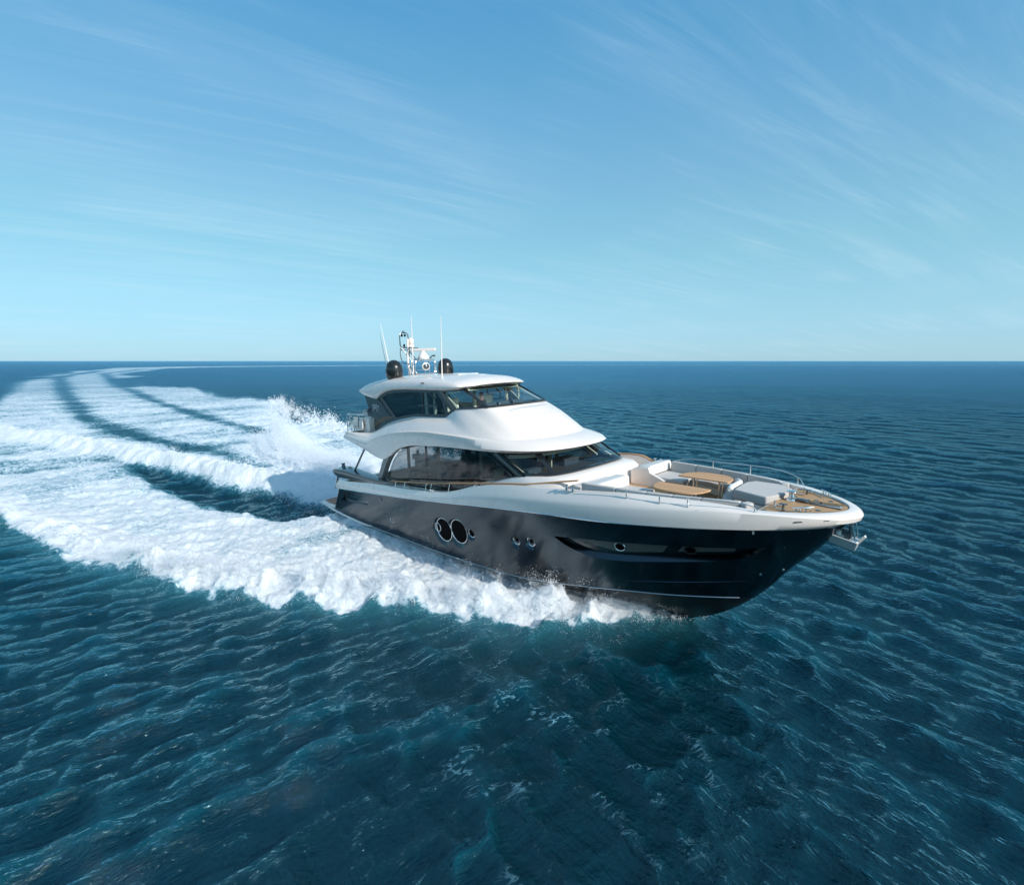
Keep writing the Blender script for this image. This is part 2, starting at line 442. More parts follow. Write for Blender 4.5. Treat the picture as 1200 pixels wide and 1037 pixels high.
def hframe(s, v, side=-1):
    e = 2e-3
    p = Vector(hull_pt(s, v)); a = (Vector(hull_pt(s + e, v)) - Vector(hull_pt(s - e, v))).normalized()
    b = (Vector(hull_pt(s, v + e)) - Vector(hull_pt(s, v - e))).normalized()
    n = a.cross(b).normalized()
    if n.y > 0: n = -n
    b = n.cross(a).normalized()
    if b.z < 0: b = -b
    if side > 0:
        p.y *= -1; a.y *= -1; b.y *= -1; n.y *= -1
    return p, a, b, n
cutters = []
def cutter(outer, inner, mi):
    n = len(outer)
    me = bpy.data.meshes.new('c')
    me.from_pydata([tuple(p) for p in outer] + [tuple(p) for p in inner], [],
                   [tuple(range(n))[::-1], tuple(range(n, 2 * n))] + [(i, (i + 1) % n, n + (i + 1) % n, n + i) for i in range(n)])
    bm = bmesh.new(); bm.from_mesh(me); bmesh.ops.recalc_face_normals(bm, faces=bm.faces)
    if mi:
        bm.faces.ensure_lookup_table(); bm.faces[1].material_index = mi
    bm.to_mesh(me); bm.free()
    for q in (M_HULL, M_GLASSD, M_BLACK): me.materials.append(q)
    o = bpy.data.objects.new('c', me); C.objects.link(o); o.matrix_world = Y.matrix_world; cutters.append(o)
def circ(p, a, b, r, n=36, up=0, sx=1.0):
    return [p + a * (r * sx * math.cos(2 * math.pi * k / n)) + b * (r * math.sin(2 * math.pi * k / n) + up) for k in range(n)]
PORTS = [  # s, v, radius, big
    (.2582, .358, .13, 0), (.4123, .475, .22, 1), (.4330, .455, .58, 1), (.4755, .485, .58, 1), (.5100, .508, .21, 1),
    (.6185, .546, .20, 2), (.6483, .563, .20, 2)]
rings = []
for side in (-1, 1):
    for s, v, r, k in PORTS:
        p, a, b, n = hframe(s, v, side)
        dpt = .12 if k else .05
        # scooped recess, wider below than above
        cutter(circ(p + n * .03, a, b, r * 1.20 + .035, up=-.08 if r > .15 else -.03), circ(p - n * dpt, a, b, r * .98, up=.0), 2)
        rings.append((p - n * (dpt - .015), a, b, n, r, k, side))
    # the blade window
    up_ = [(.6837, .713), (.70, .722), (.72, .730), (.7436, .734), (.7822, .736), (.83, .742), (.8693, .747), (.9224, .748), (.9558, .760)]
    lo_ = [(.9507, .671), (.9365, .581), (.9150, .545), (.8856, .515), (.8500, .482), (.8191, .459), (.7960, .455), (.7747, .468), (.745, .52), (.7169, .597), (.70, .655)]
    O, I = [], []
    cs, cv = .83, .62
    loop = curve([(s, v, 0) for s, v in up_], 40)[:, :2].tolist() + curve([(s, v, 0) for s, v in lo_], 50)[:, :2].tolist()
    for s, v in loop:
        p, a, b, n = hframe(s, v, side); O.append(p + n * .03)
        q, a, b, n = hframe(s + (cs - s) * .035, v + (cv - v) * (.12 if v > .7 else .30), side); I.append(q - n * .20)
    # fan cutter: outer and inner faces are triangulated strips between upper and lower edges
    n0 = len(loop); half_n = 40
    VV = [tuple(p) for p in O] + [tuple(p) for p in I]
    FF = [(i, (i + 1) % n0, n0 + (i + 1) % n0, n0 + i) for i in range(n0)]
    lowi = list(range(n0 - 1, 39, -1))
    def strip(off, flip):
        fs = []; i = 0; j = 0
        U = list(range(40)); Lw = lowi
        while i < len(U) - 1 or j < len(Lw) - 1:
            if j >= len(Lw) - 1 or (i < len(U) - 1 and loop[U[i + 1]][0] <= loop[Lw[j + 1]][0]):
                f = (U[i] + off, U[i + 1] + off, Lw[j] + off); i += 1
            else:
                f = (U[i] + off, Lw[j + 1] + off, Lw[j] + off); j += 1
            fs.append(f[::-1] if flip else f)
        return fs
    s1 = strip(0, False); s2 = strip(n0, True)
    me = bpy.data.meshes.new('c'); me.from_pydata(VV, [], FF + s1 + s2)
    bm = bmesh.new(); bm.from_mesh(me); bm.faces.ensure_lookup_table()
    for f in bm.faces[len(FF) + len(s1):]: f.material_index = 2
    bmesh.ops.recalc_face_normals(bm, faces=bm.faces); bm.to_mesh(me); bm.free()
    for q in (M_HULL, M_GLASSD, M_BLACK): me.materials.append(q)
    o = bpy.data.objects.new('c', me); C.objects.link(o); o.matrix_world = Y.matrix_world; cutters.append(o)
    # rectangular stern vent
    R4 = [(.0289, .877), (.1518, .862), (.1507, .614), (.0285, .571)]
    O = []; I = []
    for s, v in R4:
        p, a, b, n = hframe(s, v, side); O.append(p + n * .04)
        q, a, b, n = hframe(s + (.09 - s) * .06, v + (.73 - v) * .12, side); I.append(q - n * .12)
    cutter(O, I, 2)
for o in cutters:
    md = hull.modifiers.new('x', 'BOOLEAN'); md.object = o; md.operation = 'DIFFERENCE'; md.solver = 'EXACT'
    try: md.material_mode = 'INDEX'
    except Exception: pass
bpy.context.view_layer.update()
dg = bpy.context.evaluated_depsgraph_get()
nm = bpy.data.meshes.new_from_object(hull.evaluated_get(dg))
hull.modifiers.clear(); hull.data = nm
nm.polygons.foreach_set('use_smooth', [True] * len(nm.polygons)); nm.set_sharp_from_angle(angle=RAD(28))
for o in cutters: bpy.data.objects.remove(o)

# porthole glass, chrome rims
for p, a, b, n, r, k, side in rings:
    g = MB().lathe(p, [(r * .93, -.01), (r * .93, .004), (0, .006)], 40, axis=n).build('porthole', M_PORT, Y, ang=30)
    MB().tube(circ(p + n * .012, a, b, r * .95, 44), .026 if r > .3 else .022 + .008 * (k == 2), 8, closed=True).build('rim', M_CHROME, g)
    if k == 2:
        MB().lathe(p + n * .001, [(r * .88, .0), (r * .80, .006), (r * .60, .008), (r * .58, .004)], 36, axis=n).build('inner_ring', M_DKSTEEL, g)
# portholes inside the blade recess and its lighter panel painting a reflection in the glass
for side in (-1, 1):
    for s, v, r, mt in ((.7948, .630, .165, M_CHROME), (.8843, .648, .17, M_RUBBER)):
        p, a, b, n = hframe(s, v, side)
        q = p - n * .175
        g = MB().lathe(q, [(r * .9, -.02), (r * .9, .02), (0, .022)], 36, axis=n).build('porthole', M_PORT, Y)
        MB().tube(circ(q + n * .03, a, b, r * .95, 40, sx=1.15), .02, 8, closed=True).build('rim', mt, g)
    def refl_panel(sa, sb, va, vb, d, mt, nm_):
        N = 14; VV = []
        for i in range(N):
            s = sa + (sb - sa) * i / (N - 1)
            for v in (va(s), vb(s)):
                p, a, b, n = hframe(s, v, side); VV.append(p - n * d)
        pyd(nm_, VV, [(2 * i, 2 * i + 1, 2 * i + 3, 2 * i + 2) for i in range(N - 1)], mt, Y)
    M_REFLPAINT = bpy.data.materials.get('grey_window_blind') or mat('grey_window_blind', (0.12, 0.118, 0.105), 0.25, coat=0.6)  # grey colour stands in for a reflection in the window glass
    lowv = lambda s: max(.555, .715 - (s - .712) * 1.9) if s < .80 else .555 + (s - .80) * .7
    refl_panel(.712, .855, lowv, lambda s: .722, .155, M_REFLPAINT, 'window_blind')
    refl_panel(.872, .932, lambda s: .615 + (s - .872) * .5, lambda s: .728, .155, M_REFLPAINT, 'window_blind')

# small hull fittings
for side in (-1, 1):
    for s, v in ((.9793, .366), (.9949, .431)):
        p, a, b, n = hframe(s, v, side); MB().lathe(p, [(.05, -.01), (.05, .02), (.03, .035), (0, .04)], 16, axis=n).build('hull_light', M_CHROME, Y)
    p, a, b, n = hframe(.5622, .704, side); MB().add([p + a * x + b * z + n * .008 for x, z in ((-.2, .04), (.2, -.0), (.2, -.04), (-.2, .0))], [(0, 1, 2, 3)]).build('vent_slot', M_RUBBER, Y)
    p, a, b, n = hframe(.198, .87, side)
    MB().box(p + n * .01, (.16, .03, .14)).build('shore_socket', M_DARK, Y, bevel=.01)
    # chine strip (steel) and spray rails
    pts = [Vector(hull_pt(s, .006)) + Vector((0, -.015, 0)) for s in np.linspace(.17, .985, 70)]
    if side > 0: pts = [Vector((p.x, -p.y, p.z)) for p in pts]
    MB().tube(pts, .015, 6).build('chine_strip', M_BRUSH, Y)
    pts = []
    for s in np.linspace(.835, .972, 30):
        q, a, b, n = hframe(s, .175 + (s - .85) * .75, side); pts.append(q)
    MB().tube(pts, [.004 + .018 * math.sin(math.pi * min(1, i / 29.0 + .0)) for i in range(30)], 6).build('spray_rail', M_HULL, Y)
    # bright rubbing strake under the white bulwark
    pts = [Vector((x, -(hb(x, xe=25.87) if x > 14 else hb(x)) - .0, float(itp(x, SHEER)[0]) + .005)) for x in np.linspace(.75, 21.5, 60)]
    if side > 0: pts = [Vector((p.x, -p.y, p.z)) for p in pts]
    MB().tube(pts, .022, 6).build('rubbing_strake', M_CHROME, Y)

# ---- swim platform
pl = [(.3, -2.93), (-1.0, -2.98), (-1.75, -2.9), (-1.95, -2.55), (-2.0, 0), (-1.95, 2.55), (-1.75, 2.9), (-1.0, 2.98), (.3, 2.93)]
MB().prism(pl, .28, .46).build('swim_platform', M_WHITE, Y, bevel=.03)
MB().prism([(x * .96 - .02, y * .96) for x, y in pl], .4605, .475).build('teak_platform_deck', M_TEAKSTERN, Y)
for sd in (-1, 1):
    side_pts = [(-1.9, 2.9 * sd, .36), (0, 3.03 * sd, .22), (2.0, 3.02 * sd, .1), (3.9, 2.99 * sd, .06), (4.3, 2.93 * sd, .12)]
    MB().tube(curve(side_pts, 24), [.06] * 20 + [.05, .04, .03, .01], 8).build('platform_fender', M_WHITE, Y)

# ---- white bulwark band
TOPZ = [(0.0, 2.14), (1.3, 2.19), (5.5, 2.64), (7.5, 2.76), (9.3, 2.92), (10.45, 3.04), (11.2, 3.16), (12, 3.38), (13.0, 3.68), (13.8, 3.86), (15, 4.04), (17, 4.2), (19, 4.38), (20.3, 4.48), (22, 4.5), (23.0, 4.49), (23.9, 4.43), (24.6, 4.41), (25.5, 4.41), (26.3, 4.39)]
KNUZ = [(0.0, 1.9), (5.5, 2.35), (10, 2.75), (14, 3.4), (17, 3.75), (19.2, 3.94), (20.9, 4.11), (22.3, 4.26), (23.4, 4.36), (24.2, 4.38), (25.5, 4.32), (26.3, 4.25)]
def edge(xe, off, zf, x0=.35, n=150):
    out = []
    for s in np.concatenate([np.linspace(0, .85, 80, endpoint=False), 1 - .15 * (1 - np.linspace(0, 1, 70)) ** 2.2]):
        x = x0 + (xe - x0) * s
        y = max(0.0, float(hb(x, xe=xe)) - off(x) * (1 - s ** 30))
        out.append((x, -y if s < 1 else 0, float(itp(x, zf)[0]) if not callable(zf) else zf(x)))
    return out
def lerp(x, tab):
    return float(np.interp(x, [t[0] for t in tab], [t[1] for t in tab]))
r0 = edge(25.95, lambda x: .05, lambda x: float(itp(x, SHEER)[0]) - .03)
r1 = edge(26.12, lambda x: -.0, lambda x: float(itp(x, SHEER)[0]) + .01 + .06 * max(0, (x - 24) / 2.2))
r1b = edge(26.24, lambda x: -.012, lambda x: .55 * float(itp(x, SHEER)[0]) + .45 * float(itp(x, KNUZ)[0]))
r2 = edge(26.28, lambda x: lerp(x, [(0, 0), (12, .0), (17, -.0), (26, 0)]), KNUZ)
r2b = edge(26.25, lambda x: lerp(x, [(0, .02), (12, .04), (18, .04), (21, .04), (23.5, .03), (26, .05)]), lambda x: .72 * float(itp(x, KNUZ)[0]) + .28 * float(itp(x, TOPZ)[0]) + .02)
r3 = edge(26.12, lambda x: lerp(x, [(0, .06), (12, .12), (15, .22), (18, .34), (22.5, .36), (24, .16), (26, .12)]), TOPZ)
r4 = edge(25.92, lambda x: lerp(x, [(0, .16), (12, .22), (15, .34), (18, .46), (22.5, .48), (24, .26), (26, .16)]), TOPZ)
def inz(x): return lerp(x, [(0, 2.0), (12, 2.2), (14.5, 3.2), (17, 3.7), (23.75, 3.7), (23.95, 4.35), (26.3, 4.35)])
r5 = edge(25.90, lambda x: lerp(x, [(0, .18), (12, .24), (15, .36), (18, .48), (22.5, .50), (24, .28), (26, .17)]), inz)
V, F = sheet(mirror_cols(np.array([r0, r1, r1b, r2, r2b, r3, r4, r5])))
pyd('bulwark', V, F, M_WHITE, Y, ang=42)
def deck_y(x, d=.5): return float(hb(x, xe=25.9)) - d
# ---- decks
def deckpoly(xs, off, z):
    return [(x, -off(x), z) for x in xs], [(x, off(x), z) for x in xs]
def deck(name, xs, off, z, m):
    a = [(x, -max(0, off(x)), z) for x in xs]; b = [(x, max(0, off(x)), z) for x in xs]
    n = len(xs); return pyd(name, a + b, [(i, i + 1, n + i + 1, n + i) for i in range(n - 1)], m, Y)
deck('main_deck', np.linspace(.5, 16, 20), lambda x: float(hb(x)) - .2, 2.0, M_TEAK)
deck('foredeck_well_floor', np.linspace(15.5, 24, 24), lambda x: float(hb(x, xe=25.9)) - .45, 3.75, M_TEAK)
xs = np.concatenate([np.linspace(24.02, 25.4, 14), 25.9 - .5 * (1 - np.linspace(0, 1, 22)) ** 2])
deck('foredeck_planking', xs, lambda x: float(hb(x, xe=25.91)) - .27 * (1 - ((x - 24) / 1.92) ** 10), 4.38, M_TEAK)
MB().box((24.01, 0, 4.06), (.03, 3.9, .63)).build('deck_riser', M_WHITE, Y)
# transom and aft bulwark
tr = MB(); tr.hull8([(-.1, -2.9, .4), (.25, -2.9, .4), (.25, 2.9, .4), (-.1, 2.9, .4)], [(.6, -2.85, 2.1), (.9, -2.85, 2.1), (.9, 2.85, 2.1), (.6, 2.85, 2.1)])
tr.build('transom', M_WHITE, Y)

# ------------------------------------------------------------------ superstructure shell
L = [(1.74, -2.95, 4.74), (3.75, -2.96, 4.36), (5.75, -2.97, 3.98), (6.45, -2.97, 4.22), (7.15, -2.97, 4.62), (8.04, -2.97, 4.88), (9.85, -2.97, 5.07), (11.5, -2.97, 5.16), (13.3, -2.90, 5.20), (14.7, -2.62, 5.21), (15.7, -2.05, 5.22), (16.3, -1.0, 5.26), (16.45, 0, 5.27)]
LE = [(1.72, -2.97, 4.80), (3.75, -3.0, 4.46), (5.80, -3.01, 4.10), (6.50, -3.01, 4.36), (7.2, -3.01, 4.76), (8.04, -3.02, 5.00), (9.85, -3.02, 5.19), (11.5, -3.02, 5.28), (13.4, -2.97, 5.31), (14.95, -2.68, 5.33), (16.0, -2.08, 5.35), (16.58, -1.0, 5.38), (16.72, 0, 5.39)]
CR = [(1.9, -2.97, 4.95), (4.2, -3.0, 4.80), (5.77, -3.0, 5.20), (6.6, -3.0, 5.38), (7.5, -3.0, 5.51), (8.5, -3.0, 5.61), (10.0, -2.99, 5.69), (12.0, -2.97, 5.68), (13.3, -2.88, 5.62), (14.75, -2.6, 5.54), (15.85, -2.0, 5.49), (16.42, -.98, 5.50), (16.55, 0, 5.51)]
C2 = [(1.95, -2.93, 5.00), (4.25, -2.93, 4.87), (5.85, -2.86, 5.22), (6.65, -2.84, 5.42), (7.55, -2.84, 5.55), (8.5, -2.84, 5.65), (10.0, -2.83, 5.73), (12.0, -2.80, 5.73), (13.2, -2.72, 5.69), (14.3, -2.45, 5.65), (15.0, -1.85, 5.68), (15.45, -.95, 5.70), (15.55, 0, 5.71)]
W = [(2.1, -2.88, 5.10), (3.84, -2.55, 5.14), (5.3, -2.20, 5.72), (6.0, -2.14, 5.92), (6.9, -2.12, 6.10), (7.66, -2.12, 6.21), (9.2, -2.12, 6.28), (10.06, -2.12, 6.33), (10.75, -2.12, 6.66), (11.7, -2.06, 6.76), (12.75, -1.85, 6.84), (13.15, -.95, 6.88), (13.25, 0, 6.89)]
def blend(a, b, t, dy=0, dz=0):
    return [tuple(p[i] * (1 - t) + q[i] * t + (dy if i == 1 and p[1] < -.5 else 0) + (dz if i == 2 else 0) for i in range(3)) for p, q in zip(a, b)]
INN = [(p[0] - (.25 if p[1] > -2.2 else 0), p[1] + .35 if p[1] < -.4 else 0, p[2] + .06) for p in L]
M1 = blend(C2, W, .25, -.03, .03)
M2 = blend(C2, W, .6, -.05, .05)
A = grid_rows([INN, L, LE, CR, C2], 150)
G1 = np.concatenate([A], 0)
V, F = sheet(mirror_cols(G1)); sh = pyd('flybridge_brow', V, F, M_WHITE, Y, ang=55)
A = grid_rows([C2, M1, M2, W], 150, nv=4, smooth_v=True)
V, F = sheet(mirror_cols(A)); pyd('flybridge_coaming', V, F, M_WHITE, Y, ang=40)
# soffit over the main deck and flybridge floor aft
sf = [(x, -y, z) for x, y, z in INN if x > 3] ; n = len(sf)
Va = [(p[0], -abs(p[1]), p[2] + .0) for p in INN]; Vb = [(p[0], abs(p[1]), p[2] + .0) for p in INN]
pyd('main_deck_soffit', [(x, y, max(z, 4.45) + .02) for x, y, z in Va + Vb], [(i, i + 1, len(Va) + i + 1, len(Va) + i) for i in range(len(Va) - 1)], M_CREAM, Y)
MB().box((6.9, 0, 5.02), (9.9, 4.9, .06)).build('flybridge_floor', M_TEAK, Y)
MB().box((1.95, 0, 4.9), (.10, 5.75, .36)).build('flybridge_aft_coaming', M_WHITE, Y, bevel=.02)

# raised sunpad lid on the sloping front
def slope(x, y):  # approximate surface of the front slope
    i = A.shape[0]
    P = A.reshape(-1, 3); d = (P[:, 0] - x) ** 2 + (abs(P[:, 1]) - abs(y)) ** 2
    k = np.argsort(d)[:4]; w = 1 / (d[k] + 1e-4)
    return float((P[k, 2] * w).sum() / w.sum())
pad = MB(); NX, NY = 14, 16; VV = []
for i in range(NX):
    for j in range(NY):
        t = i / (NX - 1); hw = 1.38 + .22 * t
        y = -hw + 2 * hw * j / (NY - 1); x = 13.42 + 1.72 * t - .10 * (y / hw) ** 2 * (1)
        e = min(1, min(i, NX - 1 - i, j, NY - 1 - j) / 1.0)
        VV.append((x, y, slope(x, y) + (-.02 if e == 0 else .055)))
pyd('front_hatch_panel', VV, [(i * NY + j, i * NY + j + 1, (i + 1) * NY + j + 1, (i + 1) * NY + j) for i in range(NX - 1) for j in range(NY - 1)], M_WHITE, Y, ang=60)

# ---- roof of the skylounge
RB = [(2.86, -2.14, 7.14), (3.5, -2.16, 7.03), (4.18, -2.16, 6.96), (4.7, -2.16, 7.20), (5.3, -2.16, 7.38), (6.53, -2.16, 7.50), (8.2, -2.16, 7.53), (9.7, -2.14, 7.54), (10.75, -2.06, 7.58), (11.15, -1.6, 7.62), (11.35, -.8, 7.66), (11.4, 0, 7.67)]
RO = [(2.50, -2.20, 7.32), (3.4, -2.26, 7.22), (4.18, -2.27, 7.12), (4.7, -2.27, 7.30), (5.3, -2.27, 7.47), (6.53, -2.27, 7.59), (8.2, -2.27, 7.63), (9.8, -2.24, 7.65), (11.0, -2.12, 7.69), (11.42, -1.6, 7.74), (11.62, -.8, 7.79), (11.68, 0, 7.80)]
RS = [(2.62, -2.18, 7.44), (3.4, -2.24, 7.50), (4.2, -2.24, 7.58), (4.75, -2.24, 7.64), (5.3, -2.24, 7.70), (6.53, -2.24, 7.76), (8.2, -2.24, 7.79), (9.7, -2.20, 7.80), (10.9, -2.08, 7.80), (11.3, -1.58, 7.84), (11.48, -.8, 7.88), (11.54, 0, 7.89)]
RM = [(3.2, -2.0, 7.70), (3.7, -2.02, 7.80), (4.3, -2.0, 7.91), (4.8, -1.98, 7.97), (5.3, -1.96, 8.02), (6.6, -1.90, 8.05), (8.2, -1.88, 8.05), (9.5, -1.84, 8.03), (10.4, -1.75, 7.99), (10.8, -1.4, 8.02), (11.0, -.75, 8.06), (11.05, 0, 8.07)]
RC = [(3.3, -.5, 7.84), (3.8, -.5, 7.96), (4.3, -.5, 8.04), (4.8, -.5, 8.10), (5.3, -.5, 8.14), (6.6, -.5, 8.18), (8.2, -.5, 8.2), (9.4, -.5, 8.19), (10.0, -.45, 8.16), (10.3, -.35, 8.16), (10.4, -.2, 8.16), (10.4, 0, 8.16)]
RD = [(x, 0, z + .015) for x, y, z in RC]
A2 = grid_rows([RB, RO, RS, RM, RC, RD], 120, nv=3, smooth_v=True)
V, F = sheet(mirror_cols(A2)); roof = pyd('skylounge_roof', V, F, M_WHITE, Y, ang=50)
MB().box((3.0, 0, 7.42), (.06, 4.3, .50), ry=RAD(28)).build('roof_aft_panel', M_WHITE, roof, bevel=.01)
cl_ = [(p[0] + .0, p[1] + .04 if p[1] < 0 else 0, p[2] + .03) for p in RB]
pyd('skylounge_ceiling', [(x, -abs(y), z) for x, y, z in cl_] + [(x, abs(y), z) for x, y, z in cl_], [(i, i + 1, len(cl_) + i + 1, len(cl_) + i) for i in range(len(cl_) - 1)], M_CREAM, Y)
MB().box((8.6, 0, 8.20), (1.5, 1.3, .03)).build('sunroof_hatch', M_WHITE, roof, bevel=.01)
MB().box((8.6, -2.245, 7.86), (.22, .03, .05)).build('deck_light', M_RUBBER, roof)

# ---- skylounge glazing (starboard and port)
def side(poly, y0, y1, z0, z1):
    """xz polygon onto a leaning side wall: y from y0 at z0 to y1 at z1"""
    return [(x, y0 + (y1 - y0) * (z - z0) / (z1 - z0), z) for x, z in poly]
def solid(poly3, thick, sd):
    """prism of a side polygon with thickness along y"""
    n = len(poly3); a = [(x, sd * y, z) for x, y, z in poly3]; b = [(x, sd * (y + thick), z) for x, y, z in poly3]
    return a + b, [tuple(range(n)), tuple(range(n, 2 * n))[::-1]] + [(i, (i + 1) % n, n + (i + 1) % n, n + i) for i in range(n)]
def bar(p, q, w, t, n):
    """flat bar from p to q, width w, thickness t, lying in the plane with normal n"""
    p, q, n = Vector(p), Vector(q), Vector(n).normalized(); d = (q - p).normalized(); s = d.cross(n).normalized()
    V = []
    for c in (p, q):
        for a, b in ((-1, -1), (1, -1), (1, 1), (-1, 1)): V.append(c + s * (a * w / 2) + n * (b * t / 2))
    return V, [(0, 1, 2, 3), (7, 6, 5, 4), (0, 4, 5, 1), (1, 5, 6, 2), (2, 6, 7, 3), (3, 7, 4, 0)]
M_FRAME = mat('slate_window_frame', (0.060, 0.078, 0.082), 0.3, coat=0.5)
M_AFTGL = mat('slate_glass_panel', (0.085, 0.105, 0.108), 0.2, coat=0.5)
M_LOGO = mat('silver_lettering', (0.7, 0.72, 0.74), 0.3, metal=0.5)
for sd in (1, -1):
    S = lambda poly: side(poly, -2.12, -2.10, 5.9, 7.5)
    # aft slate wing panel with the script monogram
    ap = S([(2.86, 7.14), (3.5, 7.04), (4.18, 6.97), (5.30, 6.25), (5.86, 5.86), (5.2, 5.66), (4.5, 5.38), (3.86, 5.13), (3.3, 6.3)])
    pn = pyd('aft_wing_panel', *solid(ap, .05, sd), M_AFTGL, Y)
    MB().add(*solid(S([(4.20, 7.02), (4.50, 7.08), (5.88, 6.12), (5.50, 6.05), (5.1, 6.28)]), .07, sd)).build('black_gap', M_RUBBER, pn)
    bz = [(3.82, 5.62), (4.2, 5.82), (4.7, 6.00), (5.2, 6.10), (5.75, 6.08), (5.45, 5.98), (4.9, 5.85), (4.4, 5.66), (3.85, 5.40)]
    MB().add(*solid([(x, y - .035, z) for x, y, z in S(bz)], .05, sd)).build('handrail', M_BRONZE, pn)
    lg = MB()  # script initials: a looped M joined to a Y
    st = [[(3.66, 6.36), (3.72, 6.31), (3.80, 6.40), (3.90, 6.62), (3.96, 6.66), (3.93, 6.52), (3.90, 6.38)], [(3.90, 6.38), (4.00, 6.56), (4.08, 6.66), (4.08, 6.50), (4.06, 6.36), (4.12, 6.34)],
          [(4.13, 6.64), (4.18, 6.52), (4.26, 6.52)], [(4.36, 6.64), (4.28, 6.48), (4.22, 6.33), (4.16, 6.26)], [(3.66, 6.50), (3.70, 6.60), (3.80, 6.66)], [(3.70, 6.44), (3.9, 6.47), (4.1, 6.47)]]
    for k in st:
        lg.tube([(x, sd * (y - .012), z) for x, y, z in S(k)] if len(k) < 4 else [(p[0], sd * (-2.135), p[2]) for p in curve([(x, 0, z) for x, z in k], 16)], .016, 6)
    lg.build('monogram', M_LOGO, pn)
    # side window
    wp = S([(4.55, 7.10), (5.0, 7.30), (5.6, 7.43), (6.6, 7.51), (8.2, 7.55), (9.72, 7.55), (10.78, 6.68), (10.06, 6.34), (9.2, 6.30), (7.66, 6.23), (6.9, 6.12), (6.0, 5.94)])
    MB().add([(x, sd * (y + .012), z) for x, y, z in wp], [tuple(range(len(wp)))]).build('side_window', M_GLASSL, Y)
    fr = MB()
    lo = [(5.95, 5.96), (6.9, 6.15), (7.66, 6.26), (9.2, 6.33), (10.06, 6.37), (10.74, 6.68)]
    tp = [(4.55, 7.06), (5.0, 7.26), (5.6, 7.39), (6.6, 7.46), (8.2, 7.49), (9.72, 7.49)]
    for poly, w in ((lo, .14), (tp, .16), ([(4.55, 7.08), (5.98, 5.94)], .20), ([(9.68, 7.50), (10.30, 7.0), (10.78, 6.66)], .34), ([(9.55, 7.5), (9.95, 7.1), (10.2, 6.5)], .16)):
        q = side(poly, -2.125, -2.105, 5.9, 7.5)
        for i in range(len(q) - 1): fr.add(*bar((q[i][0], sd * q[i][1], q[i][2]), (q[i + 1][0], sd * q[i + 1][1], q[i + 1][2]), w, .05, (0, 1, 0)))
    # opening pane frame
    op = [(8.0, 6.78), (9.05, 6.78), (9.35, 6.85), (9.35, 7.12), (8.9, 7.42), (8.0, 7.42)]
    q = side(op, -2.125, -2.105, 5.9, 7.5)
    for i in range(5): fr.add(*bar((q[i][0], sd * q[i][1], q[i][2]), (q[i + 1][0], sd * q[i + 1][1], q[i + 1][2]), .06, .045, (0, 1, 0)))
    fr.add(*bar((8.35, sd * 2.12 * -1, 6.28), (8.35, sd * -2.11, 7.5), .04, .04, (0, 1, 0)))
    fr.build('window_frame', M_FRAME, Y)
    MB().tube([(10.05, -sd * 2.03, 7.38), (10.95, -sd * 2.02, 6.74)], .03, 6).tube([(10.05, -sd * 2.03, 7.38), (10.85, -sd * 1.86, 7.50)], .03, 6).tube([(10.95, -sd * 2.02, 6.72), (12.5, -sd * 1.78, 6.83)], .025, 6).build('pillar_trim', M_TRIM, Y)
    MB().tube([(11.05, -sd * 1.62, 7.52), (12.55, -sd * 1.70, 6.88)], .035, 6).build('pillar_trim', M_TRIM, Y)
# windscreen
wsb = [(10.78, -2.11, 6.70), (11.7, -2.05, 6.79), (12.72, -1.84, 6.87), (13.10, -.95, 6.91), (13.2, 0, 6.92)]
wst = [(9.80, -2.11, 7.53), (10.45, -2.07, 7.56), (11.02, -1.70, 7.60), (11.28, -.85, 7.65), (11.36, 0, 7.67)]
A3 = grid_rows([wsb, wst], 40); V, F = sheet(mirror_cols(A3)); pyd('skylounge_windscreen', V, F, M_GLASSC, Y)
wf = MB()
wf.tube(mirror_cols(A3)[0] + np.array([0.0, 0, .02]), .045, 6).tube(mirror_cols(A3)[1] - np.array([0.0, 0, .02]), .04, 6)
for sd in (-1, 1):
    wf.add(*bar((12.74, sd * 1.86, 6.86), (11.04, sd * 1.72, 7.60), .13, .06, (.4, sd * .5, .8)))
    wf.add(*bar((10.80, sd * 2.12, 6.68), (9.80, sd * 2.12, 7.54), .16, .06, (0, sd, .2)))
wf.build('windscreen_frame', M_BLACK, Y)
MB().tube([(11.12, y, 7.56) for y in (-1.6, -.8, 0, .8, 1.6)], .05, 6).build('header_trim', M_TRIM, Y)
for y0, y1 in ((-.5, -1.25), (1.1, .4)):
    MB().tube([(13.13, y0, 6.96), (13.02, y0 - .05, 7.0), (12.35, (y0 + y1) / 2, 7.27), (11.95, y1, 7.43)], .014, 6).box((13.13, y0, 6.95), (.10, .06, .05)).build('wiper', M_DKSTEEL, Y)

